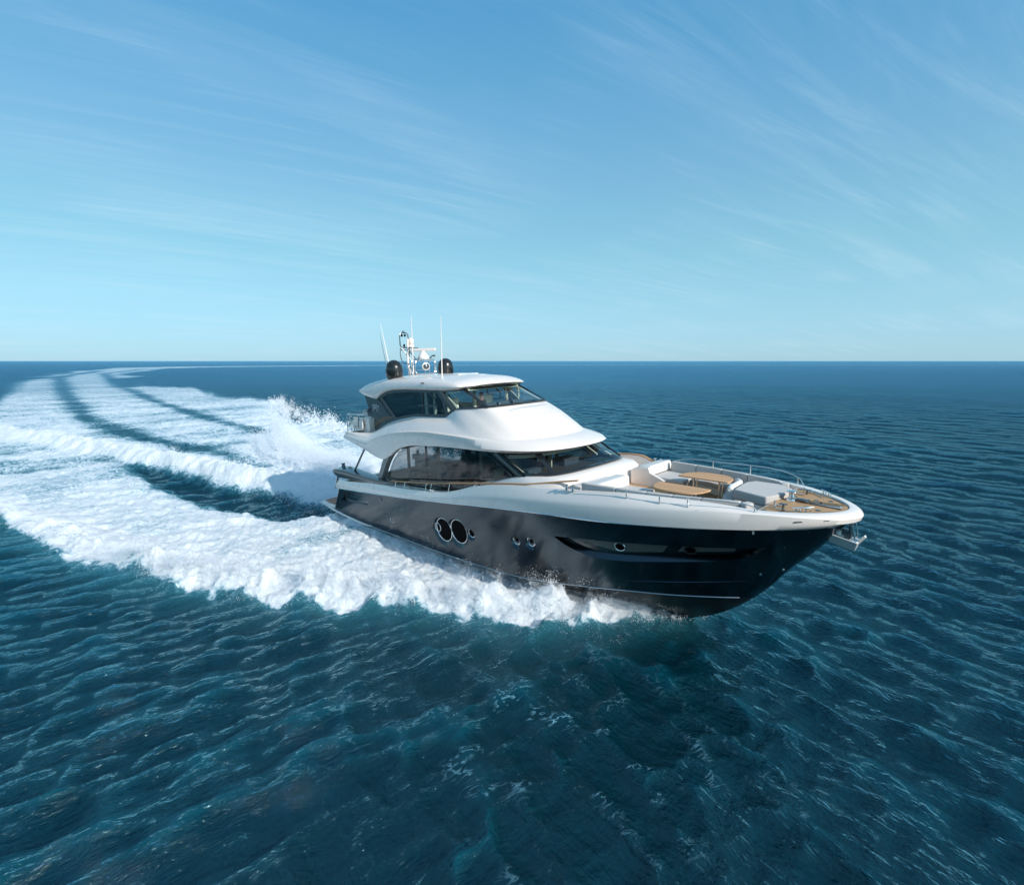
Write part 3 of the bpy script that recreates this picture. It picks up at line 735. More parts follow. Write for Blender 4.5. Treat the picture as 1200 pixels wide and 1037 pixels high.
# ---- main deck glazing
for sd in (1, -1):
    top = [(6.22, 3.98), (6.7, 4.42), (7.3, 4.70), (8.1, 4.88), (9.85, 5.05), (11.5, 5.13), (13.3, 5.16), (13.95, 5.14)]
    poly = [(5.30, 2.75), (5.62, 3.2)] + top + [(15.35, 4.38), (14.2, 4.12), (13.4, 3.95), (12.4, 3.60), (11.2, 3.16), (10.2, 2.95), (8.0, 2.8)]
    MB().add([(x, -sd * 2.60, z) for x, z in poly], [tuple(range(len(poly)))]).build('saloon_window', M_GLASS, Y)
    fr = MB()
    def pb(pts, w, y=-2.62, t=.06):
        for i in range(len(pts) - 1): fr.add(*bar((pts[i][0], sd * y, pts[i][1]), (pts[i + 1][0], sd * y, pts[i + 1][1]), w, t, (0, 1, 0)))
    pb([(15.45, 4.36), (14.2, 4.08), (13.4, 3.96), (12.4, 3.62), (11.2, 3.20), (10.2, 3.0), (8.0, 2.86), (5.3, 2.80)], .10)
    pb([(13.75, 5.18), (15.55, 4.30)], .34)
    pb([(13.2, 5.18), (14.9, 4.30)], .08)
    pb([(12.15, 5.12), (12.15, 3.5)], .34, -2.57); pb([(12.75, 5.12), (12.75, 3.6)], .16, -2.57)
    pb([(9.05, 4.95), (9.05, 2.8)], .10, -2.57)
    fr.build('window_frame', M_BLACK, Y)
    MB().tube([(14.1, -sd * 2.50, 5.05), (15.30, -sd * 2.42, 4.46)], .035, 6).build('pillar_trim', M_TRIM, Y)
    # arch leg sweeping down to the bulwark: grey inner reveal and white leg
    inner = [(5.28, 2.72), (5.60, 3.25), (6.10, 3.95), (6.65, 4.42), (7.3, 4.72), (8.1, 4.90), (9.2, 5.02)]
    outer = [(4.98, 2.72), (5.28, 3.25), (5.72, 3.95), (6.30, 4.50), (7.05, 4.83), (8.0, 4.97), (9.2, 5.05)]
    I3 = curve([(x, 0, z) for x, z in inner], 26); O3 = curve([(x, 0, z) for x, z in outer], 26)
    VV = []
    for i in range(26): VV += [(I3[i][0], -sd * 2.60, I3[i][2]), (I3[i][0] - .03, -sd * 2.86, I3[i][2] + .02), (O3[i][0], -sd * 2.92, O3[i][2]), (O3[i][0], -sd * 2.62, O3[i][2])]
    FF = [(4 * i + k, 4 * i + (k + 1) % 4, 4 * i + 4 + (k + 1) % 4, 4 * i + 4 + k) for i in range(25) for k in range(4)]
    pyd('window_arch', VV, FF, M_ARCH, Y, ang=50)
    MB().add(*bar((4.93, -sd * 2.78, 2.72), (5.80, -sd * 2.84, 3.98), .16, .10, (0, 1, 0))).build('arch_post', M_RUBBER, Y)
    # aft wind-break post and rail
    MB().tube([(2.32, -sd * 2.80, 2.85), (3.85, -sd * 2.86, 4.40)], .035, 8).tube([(2.26, -sd * 2.72, 2.85), (3.79, -sd * 2.78, 4.40)], .035, 8).build('aft_stanchion', M_DKSTEEL, Y)
    # house side below the glass, from the cockpit forward
    lowp = [(5.0, 2.0), (16.0, 2.0), (16.4, 4.32), (15.40, 4.34), (14.2, 4.05), (13.4, 3.90), (12.4, 3.55), (11.2, 3.11), (10.2, 2.90), (8.0, 2.76), (5.3, 2.72)]
    MB().add(*solid([(x, -2.56, z) for x, z in lowp], .06, sd)).build('house_side', M_WHITE, Y)
# main windscreen
mb_ = [(15.38, -2.60, 4.40), (15.95, -2.52, 4.46), (16.72, -2.22, 4.53), (17.08, -1.4, 4.58), (17.18, 0, 4.60)]
mt_ = [(13.95, -2.60, 5.14), (14.7, -2.45, 5.18), (15.6, -1.95, 5.24), (16.02, -1.0, 5.29), (16.12, 0, 5.30)]
A4 = grid_rows([mb_, mt_], 50); V, F = sheet(mirror_cols(A4)); pyd('main_windscreen', V, F, M_GLASSC, Y)
wf = MB(); MM = mirror_cols(A4)
wf.tube(MM[0] + np.array([-.02, 0, .02]), .06, 6).tube(MM[1] - np.array([.0, 0, .03]), .05, 6)
for sd in (-1, 1):
    wf.add(*bar((16.74, sd * 2.24, 4.53), (15.55, sd * 1.98, 5.25), .16, .07, (.4, sd * .5, .8)))
    wf.add(*bar((16.28, sd * 1.98, 4.9), (15.55, sd * 1.80, 5.25), .04, .07, (.4, sd * .5, .8)))
    wf.add(*bar((15.42, sd * 2.62, 4.38), (13.95, sd * 2.62, 5.16), .22, .06, (0, sd, .3)))
wf.build('windscreen_frame', M_BLACK, Y)
MB().tube([(x - .12, y * .97, z - .10) for x, y, z in MM[1][8:-8]], .05, 6).build('header_trim', M_TRIM, Y)
MB().tube([(x - .45, y * .92, z - .26) for x, y, z in MM[1][10:-10]], .022, 6).build('header_trim', M_TRIM, Y)
MB().tube([(15.3, 1.85, 5.15), (16.35, 2.0, 4.62)], .035, 6).build('pillar_trim', M_TRIM, Y)

# ---- trunk between windscreen and foredeck, with its teak-lined ledge
T0 = [(12.5, -2.60, 3.45), (13.6, -2.60, 3.86), (15.38, -2.62, 4.37), (15.95, -2.54, 4.43), (16.75, -2.24, 4.50), (17.10, -1.4, 4.55), (17.2, 0, 4.57)]
T1 = [(12.5, -2.64, 3.43), (13.6, -2.70, 3.84), (15.5, -2.76, 4.28), (16.15, -2.70, 4.33), (17.25, -2.35, 4.46), (17.62, -1.5, 4.50), (17.70, 0, 4.52)]
T2 = [(12.5, -2.66, 3.38), (13.6, -2.80, 3.72), (15.5, -2.86, 4.08), (16.3, -2.80, 4.20), (17.45, -2.40, 4.30), (17.75, -1.55, 4.36), (17.82, 0, 4.38)]
T3 = [(12.5, -2.68, 2.9), (13.6, -2.82, 3.3), (15.5, -2.88, 3.75), (16.35, -2.82, 3.75), (17.5, -2.42, 3.75), (17.80, -1.56, 3.75), (17.87, 0, 3.75)]
V, F = sheet(mirror_cols(grid_rows([T0, T1, T2, T3], 60))); pyd('deckhouse_trunk', V, F, M_WHITE, Y, ang=45)
# teak cap rail, starboard long one and the port bulwark with its cap
cap = [(6.4, -2.95, 2.93), (8.2, -2.97, 3.14), (10.15, -2.97, 3.38), (12, -2.95, 3.65), (13.67, -2.93, 3.88), (14.9, -2.86, 4.04), (15.95, -2.80, 4.18), (16.7, -2.66, 4.31), (17.4, -2.50, 4.43), (18.0, -2.38, 4.53)]
cpp = curve(cap, 60)
def caprail(name, pts, w, t, m, sd=1):
    VV = []
    for p in pts:
        x, y, z = p; y *= sd; VV += [(x, y - w / 2, z - t / 2), (x, y + w / 2, z - t / 2), (x, y + w / 2, z + t / 2), (x, y - w / 2, z + t / 2)]
    n = len(pts)
    return pyd(name, VV, [(4 * i + k, 4 * i + (k + 1) % 4, 4 * i + 4 + (k + 1) % 4, 4 * i + 4 + k) for i in range(n - 1) for k in range(4)] + [(3, 2, 1, 0), tuple(4 * (n - 1) + k for k in range(4))], m, Y, bevel=.012)
caprail('teak_cap_rail', cpp, .10, .055, M_TEAKR)
capP = curve([(6.4, 2.95, 2.93), (10.15, 2.97, 3.38), (13.67, 2.97, 4.0), (15.2, 2.97, 4.36), (16.4, 2.97, 4.52), (17.1, 2.97, 4.55), (17.45, 2.97, 4.50), (17.7, 2.97, 4.40), (18.0, 2.95, 4.36), (18.5, 2.92, 4.36)], 60)
caprail('teak_cap_rail', capP, .14, .055, M_TEAKR)
VV = []
for p in capP: VV += [(p[0], p[1] - .05, 3.0 if p[0] < 13 else 3.7), (p[0], p[1] - .05, p[2] - .02), (p[0], p[1] + .05, p[2] - .02), (p[0], p[1] + .12, min(p[2] - .05, lerp(p[0], TOPZ)))]
VV = VV[80:]
pyd('port_bulwark', VV, [(4 * i + k, 4 * i + k + 1, 4 * i + 5 + k, 4 * i + 4 + k) for i in range(len(VV) // 4 - 1) for k in range(3)], M_WHITE, Y)
# slim stanchions under the rail in the low part of the bulwark
for sd in (1, -1):
    for x in (6.9, 7.7, 9.5, 9.9, 11.25, 13.0):
        zt = float(itp(x, [(6.4, 2.93), (10.15, 3.38), (13.67, 3.88), (18, 4.5)])[0]); zb = float(itp(x, TOPZ)[0])
        if zt - zb > .02: MB().tube([(x, -sd * 3.08, zb - .03), (x, -sd * 2.97, zt)], .016, 8).build('stanchion', M_CHROME, Y)
    MB().box((10.1, -sd * 3.10, 3.06), (.30, .10, .05)).tube([(9.98, -sd * 3.10, 3.05), (9.98, -sd * 3.10, 3.16)], .025).tube([(10.2, -sd * 3.10, 3.06), (10.2, -sd * 3.10, 3.17)], .025).build('cleat', M_CHROME, Y)
    # dark aft bulwark wing
    secs = [(.05, -3.02, -2.62, 2.58, 2.66), (.35, -3.08, -2.45, 2.42, 2.82), (.9, -3.10, -2.40, 2.34, 2.90), (1.8, -3.11, -2.42, 2.38, 2.93), (3.0, -3.12, -2.48, 2.46, 2.90), (4.2, -3.12, -2.56, 2.54, 2.88), (5.3, -3.10, -2.70, 2.62, 2.86), (6.3, -3.06, -2.86, 2.75, 2.90), (6.9, -3.02, -2.92, 2.86, 2.94)]
    R = []
    for x, yo, yi, zb, zt in secs:
        h = zt - zb
        R.append([(x, yi, zb + h * .3), (x, yi, zt), (x, yi * .6 + yo * .4, zt + .015), (x, yo * .93 + yi * .07, zt - h * .12), (x, yo, zb + h * .62), (x, yo * .97 + yi * .03, zb + h * .2), (x, yo * .85 + yi * .15, zb)])
    AA = np.array([curve([r[k] for r in R], 40) for k in range(7)])
    if sd < 0: AA = mir(AA)
    V, F = sheet(AA); n = 40
    F = list(F) + [tuple(k * n for k in range(7)), tuple(k * n + n - 1 for k in range(7))[::-1], ] + [(i, i + 1, 6 * n + i + 1, 6 * n + i) for i in range(n - 1)]
    pyd('aft_bulwark_cap', V, F, M_DARK, Y, ang=40)
    MB().tube([(.25, -sd * 2.95, 1.6), (.75, -sd * 2.98, 2.45)], .05, 8).build('stern_post', M_RUBBER, Y)
    w_ = MB().lathe((.75, -sd * 2.62, 2.9), [(.13, 0), (.10, .05), (.075, .12), (.12, .17), (.12, .20), (0, .22)], 20)
    w_.build('mooring_winch', M_DKSTEEL, Y)
    MB().box((1.55, -sd * 2.62, 2.99), (.42, .05, .04)).tube([(1.45, -sd * 2.62, 2.92), (1.45, -sd * 2.62, 3.0)], .025).tube([(1.65, -sd * 2.62, 2.92), (1.65, -sd * 2.62, 3.0)], .025).build('cleat', M_DKSTEEL, Y)
MB().box((3.0, 2.3, 2.45), (3.4, .7, .9)).build('cockpit_sofa', M_FABRIC, Y, bevel=.06)

for sd in (1, -1):   # light side-deck strip inside the low bulwark
    xs_ = np.linspace(5.2, 13.2, 40); VV = []
    for x in xs_:
        z = float(itp(x, TOPZ)[0]) - .09
        VV += [(x, -sd * 2.66, z + .05), (x, -sd * (float(hb(x)) - .17), z)]
    pyd('side_deck', VV, [(2 * i, 2 * i + 1, 2 * i + 3, 2 * i + 2) for i in range(39)], M_WHITE, Y)

# ---- what shows through the glass: saloon and skylounge furniture
I = MB()
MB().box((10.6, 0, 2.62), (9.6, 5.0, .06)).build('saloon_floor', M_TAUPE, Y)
def chair(x, y, z, rz, m):
    c = math.cos(rz); s = math.sin(rz)
    b = MB().box((x, y, z + .42), (.55, .55, .16), rz=rz).box((x - .24 * c, y - .24 * s, z + .78), (.12, .55, .62), rz=rz)
    for k in (-1, 1): b.box((x - .27 * k * s, y + .27 * k * c, z + .60), (.48, .07, .20), rz=rz)
    b.tube([(x, y, z), (x, y, z + .36)], .05); b.lathe((x, y, z), [(.24, 0), (.24, .03), (0, .04)], 16)
    return b.build('helm_chair', m, Y, bevel=.03)
chair(13.2, -1.6, 3.1, 0, M_TRIM)
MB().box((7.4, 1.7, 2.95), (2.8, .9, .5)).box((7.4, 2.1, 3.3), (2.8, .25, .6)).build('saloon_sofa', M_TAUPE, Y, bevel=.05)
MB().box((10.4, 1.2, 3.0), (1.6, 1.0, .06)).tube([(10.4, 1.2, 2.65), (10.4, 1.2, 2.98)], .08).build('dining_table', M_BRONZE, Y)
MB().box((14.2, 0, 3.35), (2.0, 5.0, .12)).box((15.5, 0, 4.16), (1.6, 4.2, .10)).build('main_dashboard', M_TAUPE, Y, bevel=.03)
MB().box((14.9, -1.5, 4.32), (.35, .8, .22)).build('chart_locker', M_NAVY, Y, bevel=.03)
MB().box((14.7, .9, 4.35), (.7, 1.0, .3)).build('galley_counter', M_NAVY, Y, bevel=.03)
MB().box((15.4, -1.75, 4.24), (.6, .5, .05)).build('chart_tray', M_TEAKT, Y)
for x, y in ((6.9, -2.2), (9.4, -2.2), (12.4, -2.2), (12.45, 2.3)):
    cu = MB()
    for k in range(5): cu.tube([(x + k * .045, y + (.02 if k % 2 else -.02), 2.7), (x + k * .045, y, 4.95)], .03, 6)
    cu.build('curtain', M_TRIM, Y)
MB().box((11.7, .9, 3.75), (.10, 2.6, 2.1)).build('galley_bulkhead', M_DARK, Y)
# skylounge
MB().box((12.2, 0, 6.62), (1.5, 3.6, .14)).build('skylounge_dash', M_FRAME, Y, bevel=.03)
for y in (-.95, -.1, .8):
    MB().box((11.75, y, 6.80), (.45, .72, .26), ry=RAD(-20)).build('instrument_pod', M_FRAME, Y, bevel=.05)
MB().box((9.9, -1.35, 6.2), (.7, .8, .45)).box((9.62, -1.35, 6.75), (.18, .75, .7)).build('helm_seat', M_TRIM, Y, bevel=.06)
MB().box((9.6, .9, 6.2), (.7, 1.3, .45)).box((9.3, .9, 6.75), (.18, 1.3, .7)).build('helm_seat', M_TRIM, Y, bevel=.06)
MB().box((6.8, 1.65, 5.9), (3.2, .7, .5)).box((6.8, 1.95, 6.3), (3.2, .2, .5)).build('lounge_sofa', M_CREAM, Y, bevel=.05)
for x, y in ((8.3, -1.92), (9.0, -1.92), (9.9, 1.95), (7.4, 1.95), (11.1, 1.6)):
    cu = MB()
    for k in range(4): cu.tube([(x + k * .05, y + (.02 if k % 2 else -.02), 6.1 if x < 10.9 else 7.0), (x + k * .03, y, 7.45)], .032, 6)
    cu.build('curtain', M_TRIM, Y)
MB().box((4.6, 0, 6.2), (.06, 4.0, 2.3)).build('skylounge_aft_door', M_GLASS, Y)

# ------------------------------------------------------------------ foredeck lounge
def cush(pts_in, pts_out, z0, z1, name, m, bev=.05):
    """cushion following two plan curves"""
    n = len(pts_in); VV = []
    for a, b in zip(pts_in, pts_out): VV += [(a[0], a[1], z0), (b[0], b[1], z0), (b[0], b[1], z1), (a[0], a[1], z1)]
    FF = [(4 * i + k, 4 * i + (k + 1) % 4, 4 * i + 4 + (k + 1) % 4, 4 * i + 4 + k) for i in range(n - 1) for k in range(4)] + [(3, 2, 1, 0), tuple(4 * (n - 1) + k for k in range(4))]
    return pyd(name, VV, FF, m, Y, bevel=bev)
def yi(x, d): return float(hb(x, xe=25.9)) - d
for sd in (-1, 1):
    x0b = 18.35 if sd < 0 else 18.95
    cuts = [x0b, 19.7, 20.75, 21.6, 22.45, 23.5] if sd < 0 else [x0b, 20.1, 21.2, 22.25, 23.55]
    for a, b in zip(cuts[:-1], cuts[1:]):
        xs_ = np.linspace(a + .012, b - .012, 6)
        cush([(x, sd * yi(x, .70)) for x in xs_], [(x, sd * yi(x, .53)) for x in xs_], 4.12, 4.56, 'bench_back_cushion', M_FABRIC, .035)
        if a > 19.9 and (sd > 0 or b < 21.7): cush([(x, sd * max(yi(x, 1.22), .95)) for x in xs_], [(x, sd * yi(x, .69)) for x in xs_], 4.00, 4.16, 'bench_seat_cushion', M_FABRIC, .04)
    xs_ = np.linspace(19.2, 23.4 if sd > 0 else 21.5, 14)
    cush([(x, sd * max(yi(x, 1.20), .93)) for x in xs_], [(x, sd * yi(x, .5)) for x in xs_], 3.74, 4.00, 'bench_base', M_WHITE, .01)
    MB().box((23.66, sd * (yi(23.6, .62)), 4.34), (.26, .34, .40), rz=-sd * .35 * -1).build('bench_end_bolster', M_FABRIC, Y, bevel=.06)
# aft sofas each side of the walkway
MB().box((18.60, -1.42, 4.28), (.62, 1.95, .44), ry=RAD(-4)).build('aft_sofa_back', M_VINYL, Y, bevel=.09)
MB().box((19.45, -1.45, 4.08), (1.15, 1.8, .17)).build('aft_sofa_seat', M_FABRIC, Y, bevel=.05)
MB().box((19.2, -1.45, 3.86), (1.6, 1.75, .27)).build('aft_sofa_base', M_WHITE, Y, bevel=.03)
MB().box((17.95, -1.5, 4.05), (.5, 1.9, .62)).build('sofa_shelf', M_WHITE, Y, bevel=.06)
MB().box((18.50, 1.98, 4.32), (.66, 1.62, .40), ry=RAD(-8)).build('aft_sofa_back', M_VINYL, Y, bevel=.08)
MB().box((19.5, 1.9, 4.08), (1.4, 1.45, .17)).build('aft_sofa_seat', M_FABRIC, Y, bevel=.05)
MB().box((19.1, 1.95, 3.86), (2.1, 1.5, .27)).build('aft_sofa_base', M_WHITE, Y, bevel=.03)
pw = [(17.95, 3.74), (17.95, 4.34), (18.15, 4.44), (18.75, 4.50), (18.82, 4.30), (19.3, 4.12), (19.45, 4.05), (19.45, 3.74)]
MB().add(*solid([(x, -1.08, z) for x, z in pw], -.12, -1)).build('sofa_partition', M_WHITE, Y, bevel=.02)
# round-the-bow sunpad with its flared plinth
top = [(22.72, -.30), (22.66, .3), (22.62, .9), (22.8, 1.28), (23.55, 1.30), (23.82, 1.18), (24.13, .88), (24.16, .3), (24.0, -.3), (23.86, -.62), (23.55, -.56)]
def scale(poly, k, cx=23.3, cy=.3, dx=0): return [(cx + (x - cx) * k + dx, cy + (y - cy) * k) for x, y in poly]
MB().hull8([(x, y, 4.22) for x, y in scale(top, .98)], [(x, y, 4.54) for x, y in top]).build('sunpad_cushion', M_FABRIC, Y, bevel=.05)
MB().hull8([(min(x, 23.30), y, 3.75) for x, y in scale(top, .86, dx=-.12)], [(x, y, 4.215) for x, y in scale(top, .95)]).build('sunpad_plinth', M_WHITE, Y, bevel=.02)
MB().box((24.10, .02, 4.40), (.05, .07, .22)).build('cushion_strap', M_PIPING, Y)
arc = curve([(22.60, -.24, 4.46), (22.46, .1, 4.46), (22.42, .6, 4.46), (22.3, 1.2, 4.42), (22.0, 1.65, 4.36)], 20)
MB().tube(arc, [.07] + [.10] * 18 + [.07], 10).build('sunpad_bolster', M_VINYL, Y)
a_in = curve([(22.40, -.3, 0), (22.2, .1, 0), (21.95, .9, 0), (21.3, 1.45, 0), (20.3, 1.65, 0)], 16); a_out = curve([(22.65, -.3, 0), (22.62, .1, 0), (22.5, 1.2, 0), (21.8, 2.0, 0), (20.3, 2.2, 0)], 16)
cush([(p[0], p[1]) for p in a_in], [(p[0], p[1]) for p in a_out], 3.75, 4.02, 'curved_bench_base', M_CREAM, .01)
cush([(p[0], p[1]) for p in a_in], [(p[0], p[1]) for p in a_out], 4.025, 4.17, 'curved_bench_seat', M_FABRIC, .04)
# two D-shaped tables on chrome posts
def dtable(sd):
    n = 22; P = [(20.28, sd * .62)]
    for k in range(n + 1):
        t = math.pi * k / n
        P.append((21.2 - .95 * math.copysign(abs(math.cos(t)) ** .72, math.cos(t)), sd * (.72 + .92 * math.sin(t) ** .85)))
    P.append((22.12, sd * .62))
    tb = MB().prism(P if sd > 0 else P[::-1], 4.455, 4.505).build('foredeck_table_top', M_TEAKT, Y, bevel=.015)
    lg = 'foredeck_table_post'
    for x in (20.72, 21.68):
        MB().tube([(x, sd * .98, 3.75), (x, sd * .98, 4.46)], .045, 14).tube([(x + .12, sd * .98, 3.75), (x + .12, sd * .98, 4.46)], .025, 10).lathe((x + .04, sd * .98, 3.752), [(.14, 0), (.14, .02), (.05, .03)], 18).build(lg, M_CHROME, Y)
    MB().box((21.2, sd * .98, 4.44), (1.3, .3, .025)).build('table_bracket', M_DKSTEEL, Y)
for sd in (-1, 1): dtable(sd)

# deck fittings
MB().lathe((24.36, .08, 4.38), [(.17, 0), (.16, .05), (.09, .08), (.075, .20), (.15, .25), (.15, .29), (0, .31)], 24).build('capstan', M_CHROME, Y)
MB().box((24.62, .06, 4.43), (.26, .16, .09)).box((24.80, .06, 4.42), (.10, .26, .08)).build('windlass', M_DKSTEEL, Y, bevel=.02)
ch = MB(); ch.add([(24.75, .00, 4.386), (25.74, -.14, 4.386), (25.74, .24, 4.386), (24.75, .16, 4.386)], [(0, 1, 2, 3)])
ch.build('anchor_chute', M_PALEGL, Y)
MB().hull8([(24.72, .15, 4.385), (25.76, .23, 4.385), (25.76, .26, 4.385), (24.72, .19, 4.385)], [(24.72, .15, 4.43), (25.76, .23, 4.45), (25.76, .26, 4.45), (24.72, .19, 4.43)]).build('chute_edge', M_TEAK, Y)
MB().hull8([(24.72, -.03, 4.385), (25.76, -.17, 4.385), (25.76, -.14, 4.385), (24.72, .0, 4.385)], [(24.72, -.03, 4.40), (25.76, -.17, 4.41), (25.76, -.14, 4.41), (24.72, .0, 4.40)]).build('chute_edge', M_RUBBER, Y)
links = MB()
for k in range(16):
    x = 24.9 + k * .05; links.box((x, .05 + .003 * k, 4.40), (.045, .02 if k % 2 else .035, .02))
links.build('anchor_chain', M_DKSTEEL, Y)
for sd in (-1, 1):
    def cleat(x, y, z, rz, L_=.34, h=.11, m=M_CHROME):
        c, s = math.cos(rz), math.sin(rz)
        MB().tube([(x - L_ / 2 * c, y - L_ / 2 * s, z + h + .01), (x, y, z + h), (x + L_ / 2 * c, y + L_ / 2 * s, z + h + .01)], [.014, .024, .014], 8).tube([(x - .07 * c, y - .07 * s, z), (x - .05 * c, y - .05 * s, z + h)], .02, 8).tube([(x + .07 * c, y + .07 * s, z), (x + .05 * c, y + .05 * s, z + h)], .02, 8).build('cleat', m, Y)
    cleat(24.95, sd * 1.22, 4.42, -sd * .75 * -1 * -1)
    cleat(25.15, sd * 1.02, 4.42, -sd * .85)
    # bollard pair on the side deck
    for x, y in ((17.95, 2.98), (18.22, 2.97)):
        MB().lathe((x, sd * y, 4.28), [(.05, 0), (.05, .10), (.035, .12), (.035, .17), (.07, .19), (.07, .21), (0, .22)], 16).build('bollard', M_CHROME, Y)
    for x, y in ((24.35, 1.25), (24.2, .85)):
        MB().tube([(x, sd * y, 4.38), (x, sd * y, 4.54)], .035, 14).box((x + .14, sd * y, 4.41), (.3, .05, .035)).build('mooring_post', M_CHROME, Y)
    MB().tube([(24.5, sd * 1.05, 4.38), (24.5, sd * 1.05, 4.52)], .03, 10).box((24.5, sd * 1.05, 4.53), (.22, .10, .02)).build('deck_fitting', M_DKSTEEL, Y)
    for x, y in ((24.3, .55), (24.55, 1.45), (24.95, .45), (25.3, .62), (24.15, 1.55)):
        MB().lathe((x, sd * y, 4.381), [(.07, 0), (.07, .012), (0, .014)], 16).build('deck_hatch', M_DKSTEEL, Y)
    MB().add([(25.0, sd * (hb(25.0) + .012), 4.24), (25.72, sd * (hb(25.72) + .012), 4.28), (25.72, sd * (hb(25.72) + .012), 4.26), (25.0, sd * (hb(25.0) + .012), 4.20)], [(0, 1, 2, 3)]).build('fairlead_slot', M_RUBBER, Y)
    # handrails
    dz = 0.0 if sd < 0 else .10
    rl = [(18.7, 2.98, 4.40), (18.95, 2.95, 4.52), (20.3, 2.82, 4.60 + dz), (21.5, 2.70, 4.63 + dz), (22.3, 2.58, 4.67 + dz), (23.0, 2.40, 4.68 + dz), (23.6, 2.20, 4.65 + dz * .8), (24.0, 2.02, 4.58 + dz * .3), (24.12, 1.95, 4.44)]
    MB().tube([(p[0], sd * p[1], p[2]) for p in curve(rl, 60)], .015, 8).build('handrail', M_BRUSH, Y)
    R_ = curve(rl, 200)
    for x in (20.3, 21.45, 22.3, 24.05) if sd < 0 else (19.05, 20.6, 22.1, 23.9):
        k = int(np.argmin(abs(R_[:, 0] - x))); p = R_[k]
        MB().tube([(p[0], sd * (p[1]), 4.36), (p[0], sd * p[1], p[2])], .024, 8).build('stanchion', M_CHROME, Y)

# anchor under the bow
an = MB()
an.hull8([(25.42, -.09, 3.62), (25.62, -.20, 3.42), (25.62, .20, 3.42), (25.42, .09, 3.62)], [(25.50, -.07, 3.82), (26.02, -.06, 3.72), (26.02, .06, 3.72), (25.50, .07, 3.82)])
an.hull8([(25.52, -.24, 3.40), (26.14, -.06, 3.20), (26.14, .06, 3.20), (25.52, .24, 3.40)], [(25.55, -.30, 3.66), (26.24, -.22, 3.50), (26.24, .22, 3.50), (25.55, .30, 3.66)])
an.hull8([(26.10, -.05, 3.24), (26.40, -.04, 3.66), (26.40, .04, 3.66), (26.10, .05, 3.24)], [(26.18, -.18, 3.50), (26.36, -.07, 3.72), (26.36, .07, 3.72), (26.18, .18, 3.50)])
an.build('anchor', M_ANCHOR, Y, bevel=.012)
MB().box((26.02, 0, 3.78), (.07, .34, .42)).box((25.92, 0, 3.70), (.25, .22, .20)).build('bow_roller', M_DKSTEEL, Y, bevel=.02)
MB().tube([(26.08, -.17, 3.98), (26.13, -.17, 3.75), (26.15, -.16, 3.56)], .022, 8).tube([(26.08, .17, 3.98), (26.13, .17, 3.75), (26.15, .16, 3.56)], .022, 8).build('roller_cheek', M_CHROME, Y)

# ------------------------------------------------------------------ roof equipment
for y, x in ((-1.7, 5.39), (1.7, 5.33)):
    g = MB().lathe((x, y, 8.02), [(.36, 0), (.40, .05), (.41, .10), (.44, .14), (.445, .50), (.42, .64), (.36, .78), (.26, .88), (.13, .945), (0, .96)], 36).build('satellite_dome', M_RADOME, Y, ang=50)
    MB().lathe((x, y, 7.9), [(.30, 0), (.30, .13)], 24).build('dome_base', M_DARK, g)
def rloop(x, y0, y1, z0, z1, r, tr, lean=0.0, n=6):
    P = []
    for cy, cz, a0 in ((y1 - r, z1 - r, 0), (y0 + r, z1 - r, 90), (y0 + r, z0 + r, 180), (y1 - r, z0 + r, 270)):
        for k in range(n + 1):
            t = RAD(a0 + 90 * k / n); P.append((x + lean * (cz + r * math.sin(t) - z0), cy + r * math.cos(t), cz + r * math.sin(t)))
    return P
arch = MB()
arch.tube(rloop(5.2, -.50, 1.08, 8.16, 8.96, .24, .05), .05, 8, closed=True).tube(rloop(5.42, -.40, .98, 8.20, 8.90, .2, .04), .030, 8, closed=True)
arch.tube([(5.2, -.2, 8.16), (5.0, -.35, 8.05)], .045).tube([(5.2, .75, 8.16), (5.0, .95, 8.05)], .045)
arch.box((5.3, .29, 8.96), (.5, 1.0, .05)).tube([(5.2, .7, 8.2), (5.2, .7, 8.95)], .03).tube([(5.2, -.1, 8.4), (5.2, .3, 8.4), (5.2, .45, 8.15)], .02)
arch.build('radar_arch', M_CHROME, Y)
rd = MB().lathe((5.3, .25, 8.98), [(.30, 0), (.31, .06), (.27, .16), (.19, .28), (.13, .36), (.12, .42)], 28).build('radar_pedestal', M_WHITE, Y, ang=50)
MB().box((5.3, .25, 9.47), (1.46, .16, .15), rz=RAD(32)).build('radar_scanner', M_WHITE, rd, bevel=.03)
MB().lathe((5.55, .18, 8.58), [(0, -.16), (.16, -.12), (.21, -.02), (.22, .06), (.20, .09)], 24, axis=(1, -.25, 0)).build('searchlight', M_WHITE, Y)
MB().lathe((5.66, .15, 8.58), [(.17, .0), (.12, .01), (.07, .05), (0, .06)], 20, axis=(1, -.25, 0)).build('searchlight_lens', M_DKSTEEL, Y)
mast = MB()
mast.tube([(4.9, -.42, 8.05), (4.7, -.35, 8.9), (4.55, -.22, 9.6), (4.5, -.15, 10.1)], [.07, .06, .055, .04], 10)
mast.build('mast', M_WHITE, Y)
ml = MB()
ml.tube(rloop(4.35, -.56, -.02, 9.62, 10.42, .18, .03), .03, 8, closed=True)
ml.tube(curve([(4.35, -.55, 9.62), (4.38, -.60, 9.2), (4.5, -.42, 8.75), (4.6, -.30, 8.82), (4.5, -.10, 9.3), (4.4, -.03, 9.62)], 24), .026, 8)
ml.tube([(4.4, -.52, 9.62), (4.75, .0, 8.7)], .03).tube([(4.35, -.56, 9.5), (4.35, .0, 9.5)], .02).tube([(4.9, .1, 8.9), (4.5, -.15, 9.5)], .025)
ml.build('mast_frame', M_DKSTEEL, Y)
for y, z in ((-.42, 10.33), (-.22, 10.33), (-.30, 9.78)):
    MB().lathe((4.35, y, z - .12), [(.05, 0), (.06, .03), (.06, .12), (.03, .15), (0, .16)], 12).build('navigation_light', M_BLACK, Y)
